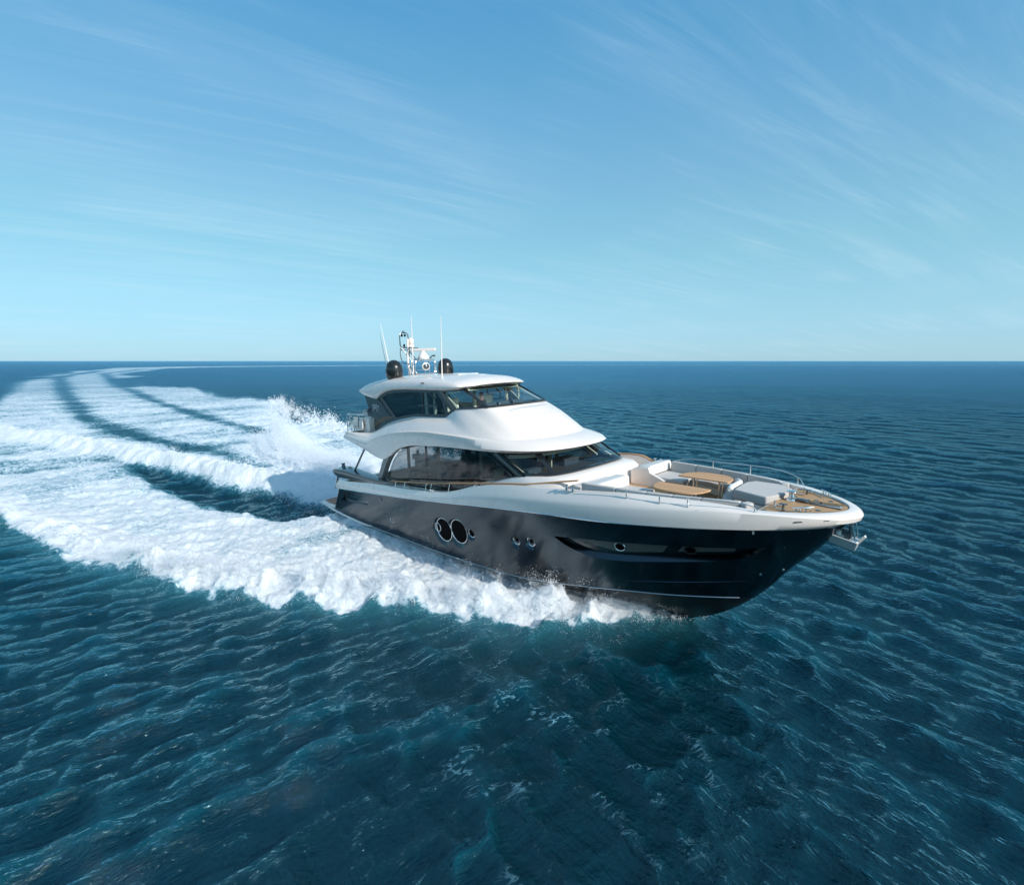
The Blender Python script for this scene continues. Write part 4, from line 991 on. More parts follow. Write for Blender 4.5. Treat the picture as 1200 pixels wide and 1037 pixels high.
MB().lathe((4.33, -.29, 10.43), [(.03, 0), (.06, .05), (.05, .11), (0, .12)], 12).build('anchor_light', M_DKSTEEL, Y)
MB().lathe((4.55, .02, 9.62), [(.16, 0), (.17, .06), (.15, .10), (.12, .16), (.15, .22), (.15, .42), (.09, .52), (0, .55)], 18).build('camera_dome', M_WHITE, Y)
MB().box((4.6, .05, 9.60), (.35, .55, .04)).build('mast_shelf', M_DKSTEEL, Y)
MB().tube([(5.5, .55, 9.02), (5.5, .72, 9.15), (5.52, .85, 9.1)], .03).box((5.5, .8, 9.15), (.10, .18, .06), rz=.3).build('horn', M_BLACK, Y)
MB().tube([(4.0, -.9, 8.05), (4.05, -.98, 8.85)], .03, 8).build('short_aerial', M_WHITE, Y)
def whip(a, b, r0=.028, r1=.010):
    a, b = Vector(a), Vector(b); MB().tube([a, a.lerp(b, .05), a.lerp(b, .06), a.lerp(b, .55), b], [r0 * 1.5, r0 * 1.4, r0, r0 * .8, r1], 8).build('whip_aerial', M_WHITE, Y)
whip((9.3, -1.6, 8.05), (9.44, -1.6, 10.92)); whip((5.0, -.25, 8.05), (5.1, -.25, 11.3), .034)
whip((4.45, -1.3, 8.05), (3.72, -1.3, 10.92)); whip((4.2, -1.3, 8.05), (3.57, -1.3, 10.42))
MB().box((9.3, -1.6, 8.02), (.12, .10, .10)).build('aerial_mount', M_WHITE, Y)

# ------------------------------------------------------------------ flybridge aft: rail, grill, folded chairs
rl = MB()
for sd in (-1, 1):
    rl.tube([(2.02, sd * 2.80, 6.08), (3.65, sd * 2.62, 6.12)], .02, 8).tube([(2.0, sd * 2.82, 5.1), (2.02, sd * 2.80, 6.08)], .022, 8)
    rl.tube([(2.05, sd * 2.78, 5.1), (2.25, sd * 2.75, 6.08)], .014, 8)
rl.tube([(2.02, -2.80, 6.08), (2.02, 2.80, 6.08)], .02, 8)
for y in (-1.9, -1.0, 0, 1.0, 1.9): rl.tube([(2.0, y, 5.1), (2.02, y, 6.08)], .018, 8)
rl.build('aft_rail', M_CHROME, Y)
MB().box((2.02, 0, 5.55), (.012, 5.4, .75)).build('rail_glass', M_GLASSC, Y)
gr = MB().box((3.35, -1.75, 5.45), (.75, 1.35, .90)).build('barbecue_unit', M_WHITE, Y, bevel=.02)
# barrel hood open at the right
hd = MB(); NN = 12; VV = []
for y in (-2.35, -1.65):
    for k in range(NN + 1):
        t = RAD(10 + 160 * k / NN); VV.append((3.2 - .34 * math.cos(t), y, 5.90 + .46 * math.sin(t)))
hd.add(VV, [(k, k + 1, NN + 1 + k + 1, NN + 1 + k) for k in range(NN)] + [tuple(range(NN + 1)), tuple(range(NN + 1, 2 * NN + 2))])
hd.build('grill_hood', M_BRUSH, gr)
MB().box((3.55, -1.45, 6.12), (.70, .55, .42)).box((3.3, -1.7, 6.36), (1.0, .9, .035)).build('grill_cover', M_RUBBER, gr, bevel=.04)

def folded_chair():
    r = bpy.data.objects.new('folding_chair', None); C.objects.link(r); r.parent = Y
    for s in (-1, 1):
        MB().tube([(s * .24, 0, 0), (-s * .20, .03, .62), ], .014, 8).build('leg', M_DKSTEEL, r)
        MB().tube([(s * .23, .05, 0), (s * .23, .08, .86)], .014, 8).build('leg', M_DKSTEEL, r)
    MB().box((0, .03, .45), (.46, .05, .42)).build('seat', M_VINYL, r, bevel=.015)
    MB().box((0, .08, .74), (.46, .03, .20)).build('backrest', M_VINYL, r, bevel=.01)
    MB().tube([(-.24, .04, .64), (.24, .04, .64)], .018, 8).build('armrest', M_DKSTEEL, r)
    return r
ch0 = folded_chair(); ch0.parent = None
def put(o, loc, rz):
    o.matrix_world = Y.matrix_world @ Matrix.Translation(loc) @ Matrix.Rotation(rz, 4, 'Z')
put(ch0, (2.42, -2.55, 5.06), .1)
tag(ch0, 'folded white canvas chair nearest the stern corner rail of the upper deck', 'chair', 'folded chairs on the upper aft deck')
for i, (x, y, rz, lb) in enumerate([(3.02, -2.56, -.1, 'folded white canvas chair beside the slate side panel of the upper deck')]):
    c = ch0.copy(); C.objects.link(c)
    for k in list(ch0.children):
        q = k.copy(); C.objects.link(q); q.parent = c
    put(c, (x, y, 5.06), rz); c['label'] = lb

# ------------------------------------------------------------------ helmsman in the upper wheelhouse
MB().box((10.3, 0, 5.28), (2.6, 4.0, .46)).build('helm_platform', M_TAUPE, Y)
def skin(name, vts, edg, rad, m, parent, sub=2):
    me = bpy.data.meshes.new(name); me.from_pydata(vts, edg, []); me.update()
    o = bpy.data.objects.new(name, me); C.objects.link(o); me.materials.append(m)
    bpy.context.view_layer.objects.active = o
    s = o.modifiers.new('s', 'SKIN'); o.modifiers.new('d', 'SUBSURF').levels = sub; o.modifiers['d'].render_levels = sub
    for i, r in enumerate(rad): me.skin_vertices[0].data[i].radius = r if isinstance(r, tuple) else (r, r)
    me.skin_vertices[0].data[0].use_root = True
    o.parent = parent
    dg = bpy.context.evaluated_depsgraph_get(); nm = bpy.data.meshes.new_from_object(o.evaluated_get(dg)); o.modifiers.clear(); o.data = nm
    nm.polygons.foreach_set('use_smooth', [True] * len(nm.polygons)); return o
pr = bpy.data.objects.new('person', None); C.objects.link(pr)
pr.matrix_world = Y.matrix_world @ Matrix.Translation((10.38, -.15, 5.52)) @ Matrix.Rotation(RAD(-12), 4, 'Z')
tag(pr, 'person in a dark shirt standing at the wheel behind the upper windscreen', 'person')
bv = [(0, 0, .95), (0, 0, 1.15), (.0, 0, 1.35), (.01, 0, 1.46), (.02, 0, 1.53), (.03, 0, 1.60), (.035, 0, 1.70), (.02, 0, 1.77),
      (0, .19, 1.40), (.06, .26, 1.14), (.30, .20, 1.12), (.38, .18, 1.13), (0, -.19, 1.40), (.06, -.26, 1.14), (.30, -.20, 1.12), (.38, -.18, 1.13),
      (0, .10, .88), (.02, .11, .48), (-.02, .12, .09), (.12, .13, .04), (0, -.10, .88), (.02, -.11, .48), (-.02, -.12, .09), (.12, -.13, .04)]
be = [(0, 1), (1, 2), (2, 3), (3, 4), (4, 5), (5, 6), (6, 7), (2, 8), (8, 9), (9, 10), (10, 11), (2, 12), (12, 13), (13, 14), (14, 15), (0, 16), (16, 17), (17, 18), (18, 19), (0, 20), (20, 21), (21, 22), (22, 23)]
br = [(.11, .15), (.10, .14), (.11, .17), .06, .055, .085, .095, .06, .06, .045, .032, .035, .06, .045, .032, .035, .085, .06, .04, .04, .085, .06, .04, .04]
body = skin('body', bv, be, br, M_SKIN, pr)
for s in (-1, 1):
    MB().tube([(.13, s * .035, 1.685), (.123, s * .035, 1.685)], .012, 8).build('eye', M_BLACK, body)
    for k in range(4):
        MB().tube([(.38, s * .18 + (k - 1.5) * .02, 1.13), (.43, s * .18 + (k - 1.5) * .022, 1.12), (.45, s * .18 + (k - 1.5) * .022, 1.09)], [.010, .009, .007], 6).build('finger', M_SKIN, body)
MB().tube([(.125, 0, 1.68), (.15, 0, 1.645)], [.012, .018], 8).build('nose', M_SKIN, body)
skin('shirt', [bv[i] for i in (0, 1, 2, 8, 9, 12, 13)] + [(.01, 0, 1.44)], [(0, 1), (1, 2), (2, 3), (3, 4), (2, 5), (5, 6), (2, 7)], [(.13, .17), (.12, .16), (.13, .19), .075, .062, .075, .062, .075], M_SHIRT, pr)
skin('trousers', [bv[i] for i in (0, 16, 17, 18, 20, 21, 22)], [(0, 1), (1, 2), (2, 3), (0, 4), (4, 5), (5, 6)], [(.13, .17), .10, .075, .06, .10, .075, .06], M_NAVY, pr)
MB().lathe((.015, 0, 1.68), [(.108, 0), (.112, .05), (.10, .10), (.06, .135), (0, .145)], 18).build('hair', M_HAIR, pr)
MB().tube([(10.86 + .0 , -.15 + .19 * math.cos(t), 6.62 + .19 * math.sin(t)) for t in np.linspace(0, 2 * math.pi, 24, endpoint=False)], .014, 6, closed=True).build('steering_wheel', M_BLACK, Y)

# ------------------------------------------------------------------ sea
def vnoise(x, y, seed=0):
    xi = np.floor(x).astype(np.int64); yi_ = np.floor(y).astype(np.int64)
    fx_, fy_ = x - xi, y - yi_
    u = fx_ * fx_ * fx_ * (fx_ * (fx_ * 6 - 15) + 10); v = fy_ * fy_ * fy_ * (fy_ * (fy_ * 6 - 15) + 10)
    def h(a, b):
        n = (a * 374761393 + b * 668265263 + seed * 974634777) & 0xFFFFFFFF
        n = ((n ^ (n >> 13)) * 1274126177) & 0xFFFFFFFF
        return ((n ^ (n >> 16)) & 0xFFFF) / 65535.0
    return (h(xi, yi_) * (1 - u) + h(xi + 1, yi_) * u) * (1 - v) + (h(xi, yi_ + 1) * (1 - u) + h(xi + 1, yi_ + 1) * u) * v
def fbm(x, y, octv=4, seed=0, gain=.5):
    s = 0; a = 1; t = 0
    for o in range(octv):
        c, q = math.cos(o * 1.3), math.sin(o * 1.3)
        s = s + a * vnoise((x * c - y * q) * 2 ** o + o * 17.3, (x * q + y * c) * 2 ** o, seed + o); t += a; a *= gain
    return s / t
def seg_dist(px, py, P):
    """distance to polyline and running length fraction"""
    best = np.full(px.shape, 1e9); fr = np.zeros(px.shape)
    P = np.array(P, float); Ls = np.concatenate([[0], np.cumsum(np.linalg.norm(np.diff(P, axis=0), axis=1))])
    for i in range(len(P) - 1):
        a, b = P[i], P[i + 1]; d = b - a; l2 = (d * d).sum()
        t = np.clip(((px - a[0]) * d[0] + (py - a[1]) * d[1]) / l2, 0, 1)
        q = np.hypot(px - a[0] - t * d[0], py - a[1] - t * d[1])
        m = q < best; best = np.where(m, q, best); fr = np.where(m, Ls[i] + t * math.sqrt(l2), fr)
    return best, fr
def sdf(px, py, P):
    """signed distance to polygon, positive inside"""
    d, _ = seg_dist(px, py, list(P) + [P[0]])
    ins = np.zeros(px.shape, bool); n = len(P)
    for i in range(n):
        x1, y1 = P[i]; x2, y2 = P[(i + 1) % n]
        if y1 == y2: continue
        c = ((y1 > py) != (y2 > py)) & (px < (x2 - x1) * (py - y1) / (y2 - y1) + x1)
        ins ^= c
    return np.where(ins, d, -d)
def sst(x, a, b):
    t = np.clip((x - a) / (b - a), 0, 1); return t * t * (3 - 2 * t)

NEAR = [(6.6, 18.9), (5.2, 18.4), (3.2, 17.7), (0.6, 17.2), (-1.8, 18.1), (-3.5, 19.0), (-5.6, 18.7), (-8.7, 19.4), (-13.0, 20.3), (-16.0, 21.2), (-20.6, 23.9), (-26.2, 27.2), (-33.0, 30.6)]
LEFT = [(-46, 38.5), (-75, 68), (-120, 118), (-165, 172), (-208, 220), (-296, 331), (-405, 497), (-550, 746), (-560, 900), (-337, 1210), (416, 1350), (1300, 1350), (4000, 1350)]
RIGHT = [(4000, 1290), (1247, 1285), (416, 1270), (-250, 1080), (-430, 820), (-425, 690), (-360, 560), (-288, 426), (-200, 305), (-135, 212), (-96.7, 179.8), (-74.8, 148), (-54.7, 125.8), (-39.6, 92), (-23.7, 75.3), (-13, 62), (-6, 49), (0, 38), (6, 29), (8.6, 23), (8.2, 20.2)]
WAKE = NEAR + LEFT + RIGHT
TR1 = [(-22, 46.5), (-28.4, 53), (-43.2, 63.6), (-50.5, 69.8), (-68.6, 86.5), (-136.4, 164.7), (-261, 313), (-380, 500)]
TR2 = [(-28, 66), (-35.4, 73.3), (-48.8, 86.5), (-83.2, 125.8), (-148.4, 204.8), (-298, 397), (-420, 620)]
CREST = [(-75, 76), (-60.8, 65.3), (-50.9, 60.1), (-41.7, 54.5), (-36.1, 50.7), (-30.8, 47.5), (-25.1, 43.9), (-20.5, 41.2), (-16, 39.2), (-12.5, 37)]
POCKET = [(-43, 54.5), (-34, 48.8), (-28.4, 45.2), (-22, 40.6), (-16.5, 37.6), (-12.5, 35), (-9.8, 32.2), (-13.5, 31.0), (-17.5, 32.4), (-21.4, 34.8), (-29.5, 41.2), (-36, 47)]
BERM = [(5.6, 19.0), (3.0, 18.9), (0.4, 18.6), (-2.0, 19.5), (-4.5, 20.2), (-8.5, 20.9), (-13.0, 22.0), (-16.5, 23.6), (-20.9, 26.0), (-26.4, 29.4), (-34, 33.4)]
PORTR = [(8.2, 21.5), (6.5, 29), (1.5, 38), (-4.5, 47.5), (-12, 59), (-22, 72), (-38, 90), (-53, 121)]
PLUME = [(-9.5, 38.5), (-13.5, 42.5), (-17.5, 46.5), (-21.5, 51), (-25.5, 58), (-29, 66)]

def foam_fields(x, y):
    r = np.hypot(x, y)
    k = np.clip(r / 30, .6, 12)
    wob = (fbm(x / (1.6 * k), y / (1.6 * k), 4, 3) - .5) * 3.2 * k + (fbm(x / .45, y / .45, 3, 9) - .5) * .9
    sd = sdf(x, y, WAKE)
    edge = sst(sd + wob * .85 + .15 * k, -.3 * k, 1.5 * k)
    base = np.where(r < 60, .80, np.interp(r, [60, 120, 300, 900, 1500], [.70, .69, .64, .62, .50]))
    streak = fbm((x + y) / (9 * k ** .5), (x - y) / (1.8 * k ** .5) * 1.0, 4, 21)
    f = edge * base + (streak - .5) * np.interp(r, [50, 180, 500], [.46, .22, .12]) * edge
    d1, _ = seg_dist(x, y, TR1); w1 = np.interp(r, [50, 100, 300, 700], [1.5, 1.9, 3.0, 5])
    d2, _ = seg_dist(x, y, TR2); w2 = np.interp(r, [70, 120, 300, 700], [1.3, 1.7, 3.0, 5])
    wig = 1 + 1.1 * (fbm(x / 14, y / 14, 3, 91) - .5)
    f -= np.interp(r, [60, 200, 600], [.34, .24, .20]) * np.exp(-(d1 / (w1 * wig)) ** 2) + np.interp(r, [60, 200, 600], [.28, .20, .16]) * np.exp(-(d2 / (w2 * wig)) ** 2)
    # pale grey zone left of track 1
    pk = sst(sdf(x, y, POCKET) + wob * .35, -.8, 1.6)
    f = f * (1 - .86 * pk) + pk * .10 * streak
    # broken water near the outer left
    gap = sst(sdf(x, y, [(-31, 33), (-40, 39), (-60, 55), (-52, 55), (-40, 47), (-30, 38.5)]) + wob * .5, -.5, 2.0)
    f -= gap * .12
    gap2 = sst(sdf(x, y, [(-22.5, 33.5), (-29, 38), (-36, 44.5), (-48, 53), (-44, 56), (-33, 48.5), (-24, 41), (-19, 36)]) + wob * .5, -1.0, 2.0)
    f -= gap2 * .10
    dc, lc = seg_dist(x, y, CREST); f += .50 * np.exp(-(dc / 1.5) ** 2)
    db, lb = seg_dist(x, y, BERM); f += .32 * np.exp(-(db / 1.6) ** 2)
    dp, lp = seg_dist(x, y, PLUME); f += .5 * np.exp(-(dp / 2.4) ** 2)
    dr, lr = seg_dist(x, y, PORTR); f += .35 * np.exp(-(dr / 2.0) ** 2) * (r < 140)
    # heights
    h = .95 * np.exp(-(dc / 1.25) ** 2) * sst(lc, 0, 12) + .22 * np.exp(-(dc / 4) ** 2)
    lump = fbm(x / .9, y / .9, 4, 41)
    h += np.exp(-(db / 1.0) ** 2) * (.20 + .95 * sst(fbm(x / 1.3, y / 1.3, 3, 57), .35, .75)) * sst(lb, .3, 3.5) * np.interp(lb, [0, 16, 30, 44], [1.0, .9, .55, .25])
    hullside, _ = seg_dist(x, y, [(5.2, 19.6), (-9.9, 31.5)])
    h += .34 * np.exp(-(hullside / 1.3) ** 2)
    h += np.exp(-(dp / 1.8) ** 2) * (.35 + .9 * fbm(x / 2.2, y / 2.2, 3, 77))
    h += np.exp(-(dr / 1.3) ** 2) * .55 * (r < 140)
    h -= .55 * pk
    h += (lump - .5) * np.clip(f, 0, 1) * np.interp(r, [0, 25, 60, 140, 300], [.44, .44, .55, .7, .4])
    rid = 1 - abs(2 * fbm(x / .42, y / .42, 3, 88) - 1)
    h += (rid - .7) * np.clip(f, 0, 1) * np.interp(r, [0, 30, 50, 70], [.22, .18, .10, 0])
    return np.clip(f, 0, 1.3), h, pk

az = np.concatenate([np.arange(-180, -66, 6.0), np.arange(-62, -50, .5), np.arange(-50, 50, .118), np.arange(50, 62, .5), np.arange(66, 180, 6.0)])
rr = [0.6, 2.0, 4.0]
r_ = 5.5
while r_ < 46000:
    rr.append(r_)
    r_ *= 1.0052 if r_ < 75 else (1.0055 if r_ < 320 else (1.02 if r_ < 3000 else 1.08))
rr = np.array(rr)
AZ, RR = np.meshgrid(np.radians(az), rr)
X = RR * np.sin(AZ); Yy = RR * np.cos(AZ)
sp = RR * .0052
# short crossing seas: one system prevails to the left, the other to the right
wr = np.random.default_rng(11)
Hh = np.zeros_like(X); DX = np.zeros_like(X); DY = np.zeros_like(X); SLOPE = np.zeros_like(X)
side_w = .5 + .5 * np.tanh(X / (6 + .25 * abs(Yy)))       # 0 left, 1 right
gust = .65 + .7 * fbm(X / 23, Yy / 23, 3, 5)
NW = 120
for i in range(NW):
    lam = 0.36 * (8 / .36) ** ((i + wr.random()) / NW)
    kk = 2 * math.pi / lam
    sysb = i % 3
    th = RAD([142 - 0, 54, 100][sysb]) + wr.normal() * (.28 if sysb < 2 else .9)   # azimuth of travel
    st = (.056 * np.exp(-((math.log(lam / 1.15)) / 1.0) ** 2) + .012 * np.exp(-((math.log(lam / 4.5)) / .7) ** 2)) * (1 if sysb < 2 else .75)
    amp = st / kk * wr.uniform(.6, 1.3)
    w = (1 - side_w if sysb == 0 else (side_w if sysb == 1 else 1.0))
    w = (.35 + .85 * w) if sysb < 2 else w
    fade = sst(lam / sp, 3.2, 7.0)
    if fade.max() <= 0: continue
    ph = kk * (X * math.sin(th) + Yy * math.cos(th)) + wr.random() * 6.283
    g = amp * fade * w * gust
    Hh += g * np.cos(ph); s_ = g * np.sin(ph)
    DX -= s_ * math.sin(th) * 1.05; DY -= s_ * math.cos(th) * 1.05
for i in range(46):   # tight ripples riding on the two systems, near the camera
    lam = 0.26 * (0.95 / .26) ** ((i + wr.random()) / 46); kk = 2 * math.pi / lam; sysb = i % 2
    th = RAD([142, 54][sysb]) + wr.normal() * .22
    fade = sst(lam / sp, 3.0, 6.0)
    if fade.max() <= 0: continue
    w = (1 - side_w if sysb == 0 else side_w)
    g = .030 / kk * fade * (.2 + w) * (.3 + 1.4 * fbm(X / 3.1, Yy / 3.1, 2, 60 + sysb))
    ph = kk * (X * math.sin(th) + Yy * math.cos(th)) + wr.random() * 6.283
    Hh += g * np.cos(ph); DX -= g * np.sin(ph) * math.sin(th); DY -= g * np.sin(ph) * math.cos(th)
# long low swell
for lam, th, a in ((34, 70, .05), (22, 130, .04), (55, 20, .08)):
    Hh += a * np.cos(2 * math.pi / lam * (X * math.sin(RAD(th)) + Yy * math.cos(RAD(th))) + lam) * sst(lam / sp, 3, 7)
FO, FH, PK = foam_fields(X, Yy)
# small natural whitecaps and foam flecks on the sharpest crests
calm = 1 - .55 * np.clip(FO, 0, 1)
Z = Hh * calm + FH
big = RR > 25000
Z = np.where(big, 0, Z)
XX = X + DX * calm; YY = Yy + DY * calm
nr, nc = X.shape
co = np.stack([XX, YY, Z], -1).reshape(-1, 3).astype(np.float32)
co = np.concatenate([co, [[0, 0, 0]]]).astype(np.float32)
idx = np.arange(nr * nc).reshape(nr, nc)
nx = np.roll(idx, -1, axis=1)
q = np.stack([idx[:-1], nx[:-1], nx[1:], idx[1:]], -1).reshape(-1, 4)
tri = np.stack([np.full(nc, nr * nc), nx[0], idx[0]], -1)
me = bpy.data.meshes.new('water')
me.vertices.add(len(co)); me.vertices.foreach_set('co', co.ravel())
me.loops.add(q.size + tri.size); me.loops.foreach_set('vertex_index', np.concatenate([q.ravel(), tri.ravel()]).astype(np.int32))
nf = len(q) + len(tri)
me.polygons.add(nf); ls = np.concatenate([np.arange(len(q)) * 4, len(q) * 4 + np.arange(len(tri)) * 3]).astype(np.int32)
me.polygons.foreach_set('loop_start', ls)
me.polygons.foreach_set('use_smooth', np.ones(nf, bool))
me.update(calc_edges=True)
for nm_, arr in (('foam', FO), ('aerated', np.clip(FO * 1.0 + .5 * sst(sdf(X, Yy, WAKE), -3.5, 1) * (RR < 60) - .6 * PK, 0, 1)), ('crest', Hh), ('far', RR), ('fleck', 1.3 * np.exp(-((X - 1.2) / 2.6) ** 2 - ((Yy - 11.6) / 3.4) ** 2) + .5 * np.exp(-((X - 5.2) / 1.6) ** 2 - ((Yy - 10.6) / 2.2) ** 2) + .35 * np.exp(-((X + 3.5) / 3) ** 2 - ((Yy - 13) / 3) ** 2))):
    at = me.attributes.new(nm_, 'FLOAT', 'POINT'); at.data.foreach_set('value', np.concatenate([arr.ravel(), [0]]).astype(np.float32))

M_SEA = bpy.data.materials.new('sea_water'); M_SEA.use_nodes = True
nt = M_SEA.node_tree
for n in list(nt.nodes): nt.nodes.remove(n)
def N(t, ins=None, **k):
    n = nt.nodes.new(t)
    for a, b in k.items(): setattr(n, a, b)
    for a, b in (ins or {}).items():
        if hasattr(b, 'is_output') or isinstance(b, bpy.types.NodeSocket): nt.links.new(b, n.inputs[a])
        else: n.inputs[a].default_value = b
    return n
def MA(op, a, b=None, c=None, clamp=False):
    n = nt.nodes.new('ShaderNodeMath'); n.operation = op; n.use_clamp = clamp
    for i, v in enumerate((a, b, c)):
        if v is None: continue
        if isinstance(v, (int, float)): n.inputs[i].default_value = v
        else: nt.links.new(v, n.inputs[i])
    return n.outputs[0]
def SS(v, lo, hi, a=0.0, b=1.0):
    n = nt.nodes.new('ShaderNodeMapRange'); n.interpolation_type = 'SMOOTHSTEP'
    n.inputs[1].default_value = lo; n.inputs[2].default_value = hi; n.inputs[3].default_value = a; n.inputs[4].default_value = b
    nt.links.new(v, n.inputs[0]); return n.outputs[0]
geo = N('ShaderNodeTexCoord').outputs['Object']
def NZ(scale, detail=4, rough=.55, dist=0.0, stretch=None, rot=0):
    v = geo
    if stretch:
        v = N('ShaderNodeMapping', {0: v, 'Rotation': (0, 0, RAD(rot))}).outputs[0]
        v = N('ShaderNodeMapping', {0: v, 'Scale': stretch}).outputs[0]
    return N('ShaderNodeTexNoise', {'Vector': v, 'Scale': scale, 'Detail': detail, 'Roughness': rough, 'Distortion': dist}).outputs[0]
a_f = N('ShaderNodeAttribute', attribute_name='foam').outputs['Fac']
a_a = N('ShaderNodeAttribute', attribute_name='aerated').outputs['Fac']
a_c = N('ShaderNodeAttribute', attribute_name='crest').outputs['Fac']
# foam coverage: attribute against several octaves of noise, with lacy holes
n1 = NZ(.45, 6, .66, .8, (1, 1.6, 1), 45); n2 = NZ(2.2, 7, .72, 1.0, (1, 1.9, 1), 45); n3 = NZ(8.0, 6, .7)
nmix = MA('ADD', MA('MULTIPLY', n1, .40), MA('ADD', MA('MULTIPLY', n2, .50), MA('MULTIPLY', n3, .28)))
lace = MA('ABSOLUTE', MA('SUBTRACT', NZ(1.5, 5, .6, 1.2), .5))
lace = SS(lace, 0.0, .10, .14, 0.0)
thr = MA('SUBTRACT', MA('ADD', MA('MULTIPLY', a_f, 1.0), lace), MA('MULTIPLY', nmix, 1.0))
cover = SS(thr, -.10, .16)
a_d0 = N('ShaderNodeAttribute', attribute_name='far').outputs['Fac']
cfar = MA('MULTIPLY', SS(MA('ADD', a_f, MA('MULTIPLY', MA('SUBTRACT', nmix, .59), -.5)), .16, .92), .95)
cover = N('ShaderNodeMix', {0: SS(a_d0, 60, 240, 0, .8), 2: cover, 3: cfar}).outputs[0]
cover = MA('MULTIPLY', cover, SS(a_f, .02, .14))
# stray flecks of foam on open water
fl = SS(NZ(.9, 6, .7, 1.5, (1, 2.2, 1), 30), .76, .84); fl = MA('MULTIPLY', fl, SS(NZ(3.3, 4, .7, 1.0), .52, .66)); fl = MA('MULTIPLY', fl, SS(a_c, .05, .22))
cover = MA('MAXIMUM', cover, MA('MULTIPLY', fl, .55))
a_k = N('ShaderNodeAttribute', attribute_name='fleck').outputs['Fac']
sq = SS(MA('ABSOLUTE', MA('SUBTRACT', NZ(1.15, 4, .6, 1.4, (1, 2.6, 1), -28), .5)), .008, .030, 1.0, 0.0)
sq = MA('MULTIPLY', MA('MULTIPLY', sq, SS(NZ(.9, 3, .6, .5), .50, .60)), MA('MULTIPLY', a_k, SS(a_c, .0, .12)))  # foreground squiggles: foam flecks and reflection glints, both painted as foam
cover = MA('MAXIMUM', cover, sq)
# water
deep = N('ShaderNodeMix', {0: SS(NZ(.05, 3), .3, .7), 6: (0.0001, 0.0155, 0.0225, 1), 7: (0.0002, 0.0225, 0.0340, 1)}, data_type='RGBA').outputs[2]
wcol = N('ShaderNodeMix', {0: SS(a_c, .03, .24, 0, .65), 6: deep, 7: (0.0004, 0.062, 0.092, 1)}, data_type='RGBA').outputs[2]  # lighter teal on crests paints light scattering through the wave tops
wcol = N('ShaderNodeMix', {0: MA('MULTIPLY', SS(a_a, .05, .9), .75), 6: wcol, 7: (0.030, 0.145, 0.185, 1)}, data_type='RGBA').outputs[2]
sxyz = N('ShaderNodeSeparateXYZ', {0: geo})
sidem = SS(MA('DIVIDE', sxyz.outputs[0], MA('ADD', MA('MULTIPLY', MA('ABSOLUTE', sxyz.outputs[1]), .25), 6.0)), -1.2, 1.2)
a_d = N('ShaderNodeAttribute', attribute_name='far').outputs['Fac']
bl = MA('ADD', NZ(2.0, 4, .58, .6, (1, 3.0, 1), -38), MA('MULTIPLY', NZ(5.0, 3, .55, .5, (1, 2.6, 1), -46), .45))
br = MA('ADD', NZ(2.0, 4, .58, .6, (1, 3.0, 1), -126), MA('MULTIPLY', NZ(5.0, 3, .55, .5, (1, 2.6, 1), -116), .45))
hb_ = MA('ADD', MA('MULTIPLY', bl, MA('SUBTRACT', 1.0, sidem)), MA('MULTIPLY', br, sidem))
hf1 = MA('MULTIPLY', NZ(.50, 3, .55, .4, (1, 1.8, 1), -20), MA('MULTIPLY', SS(a_d, 25, 100), 3.2))
hf2 = MA('MULTIPLY', NZ(.11, 3, .55, .4, (1, 1.8, 1), -80), MA('MULTIPLY', SS(a_d, 80, 400), 8.0))
hb_ = MA('MULTIPLY', hb_, SS(a_d, 10, 60, .75, 1.0))
hb_ = MA('ADD', hb_, MA('ADD', hf1, hf2))
bw = N('ShaderNodeBump', {'Strength': 1.0, 'Distance': .17, 'Height': hb_}).outputs[0]
wr_ = SS(a_d, 20, 400, .05, .22)
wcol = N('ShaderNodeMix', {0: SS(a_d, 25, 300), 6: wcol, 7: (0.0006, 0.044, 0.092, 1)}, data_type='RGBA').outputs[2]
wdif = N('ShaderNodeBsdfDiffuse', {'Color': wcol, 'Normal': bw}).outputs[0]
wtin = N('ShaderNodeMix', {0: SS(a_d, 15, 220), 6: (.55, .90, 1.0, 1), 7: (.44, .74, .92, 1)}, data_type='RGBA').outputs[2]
wgl = N('ShaderNodeBsdfGlossy', {'Color': wtin, 'Roughness': wr_, 'Normal': bw}).outputs[0]
wfr = N('ShaderNodeFresnel', {'IOR': 1.58, 'Normal': bw}).outputs[0]
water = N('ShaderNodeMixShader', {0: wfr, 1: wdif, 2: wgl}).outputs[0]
fb = MA('ADD', MA('MULTIPLY', NZ(3.6, 9, .78, .6), .9), MA('MULTIPLY', n2, .6))
bf = N('ShaderNodeBump', {'Strength': 1.0, 'Distance': .15, 'Height': fb}).outputs[0]
fcol = N('ShaderNodeMix', {0: SS(thr, -.10, .34), 6: (.20, .46, .58, 1), 7: (.86, .91, .94, 1)}, data_type='RGBA').outputs[2]
foam = N('ShaderNodeBsdfPrincipled', {'Base Color': fcol, 'Roughness': .75, 'Normal': bf, 'Subsurface Weight': 0.0, 'Specular IOR Level': .25}).outputs[0]
mx = N('ShaderNodeMixShader', {0: cover, 1: water, 2: foam})
out = N('ShaderNodeOutputMaterial'); nt.links.new(mx.outputs[0], out.inputs[0])
me.materials.append(M_SEA)
sea = bpy.data.objects.new('water', me); C.objects.link(sea)
tag(sea, 'dark blue choppy sea with a broad curving wake of white foam', None, None, 'structure')
_n = me.polygons[len(me.polygons) // 2].normal
if _n.z < 0:
    me.flip_normals()

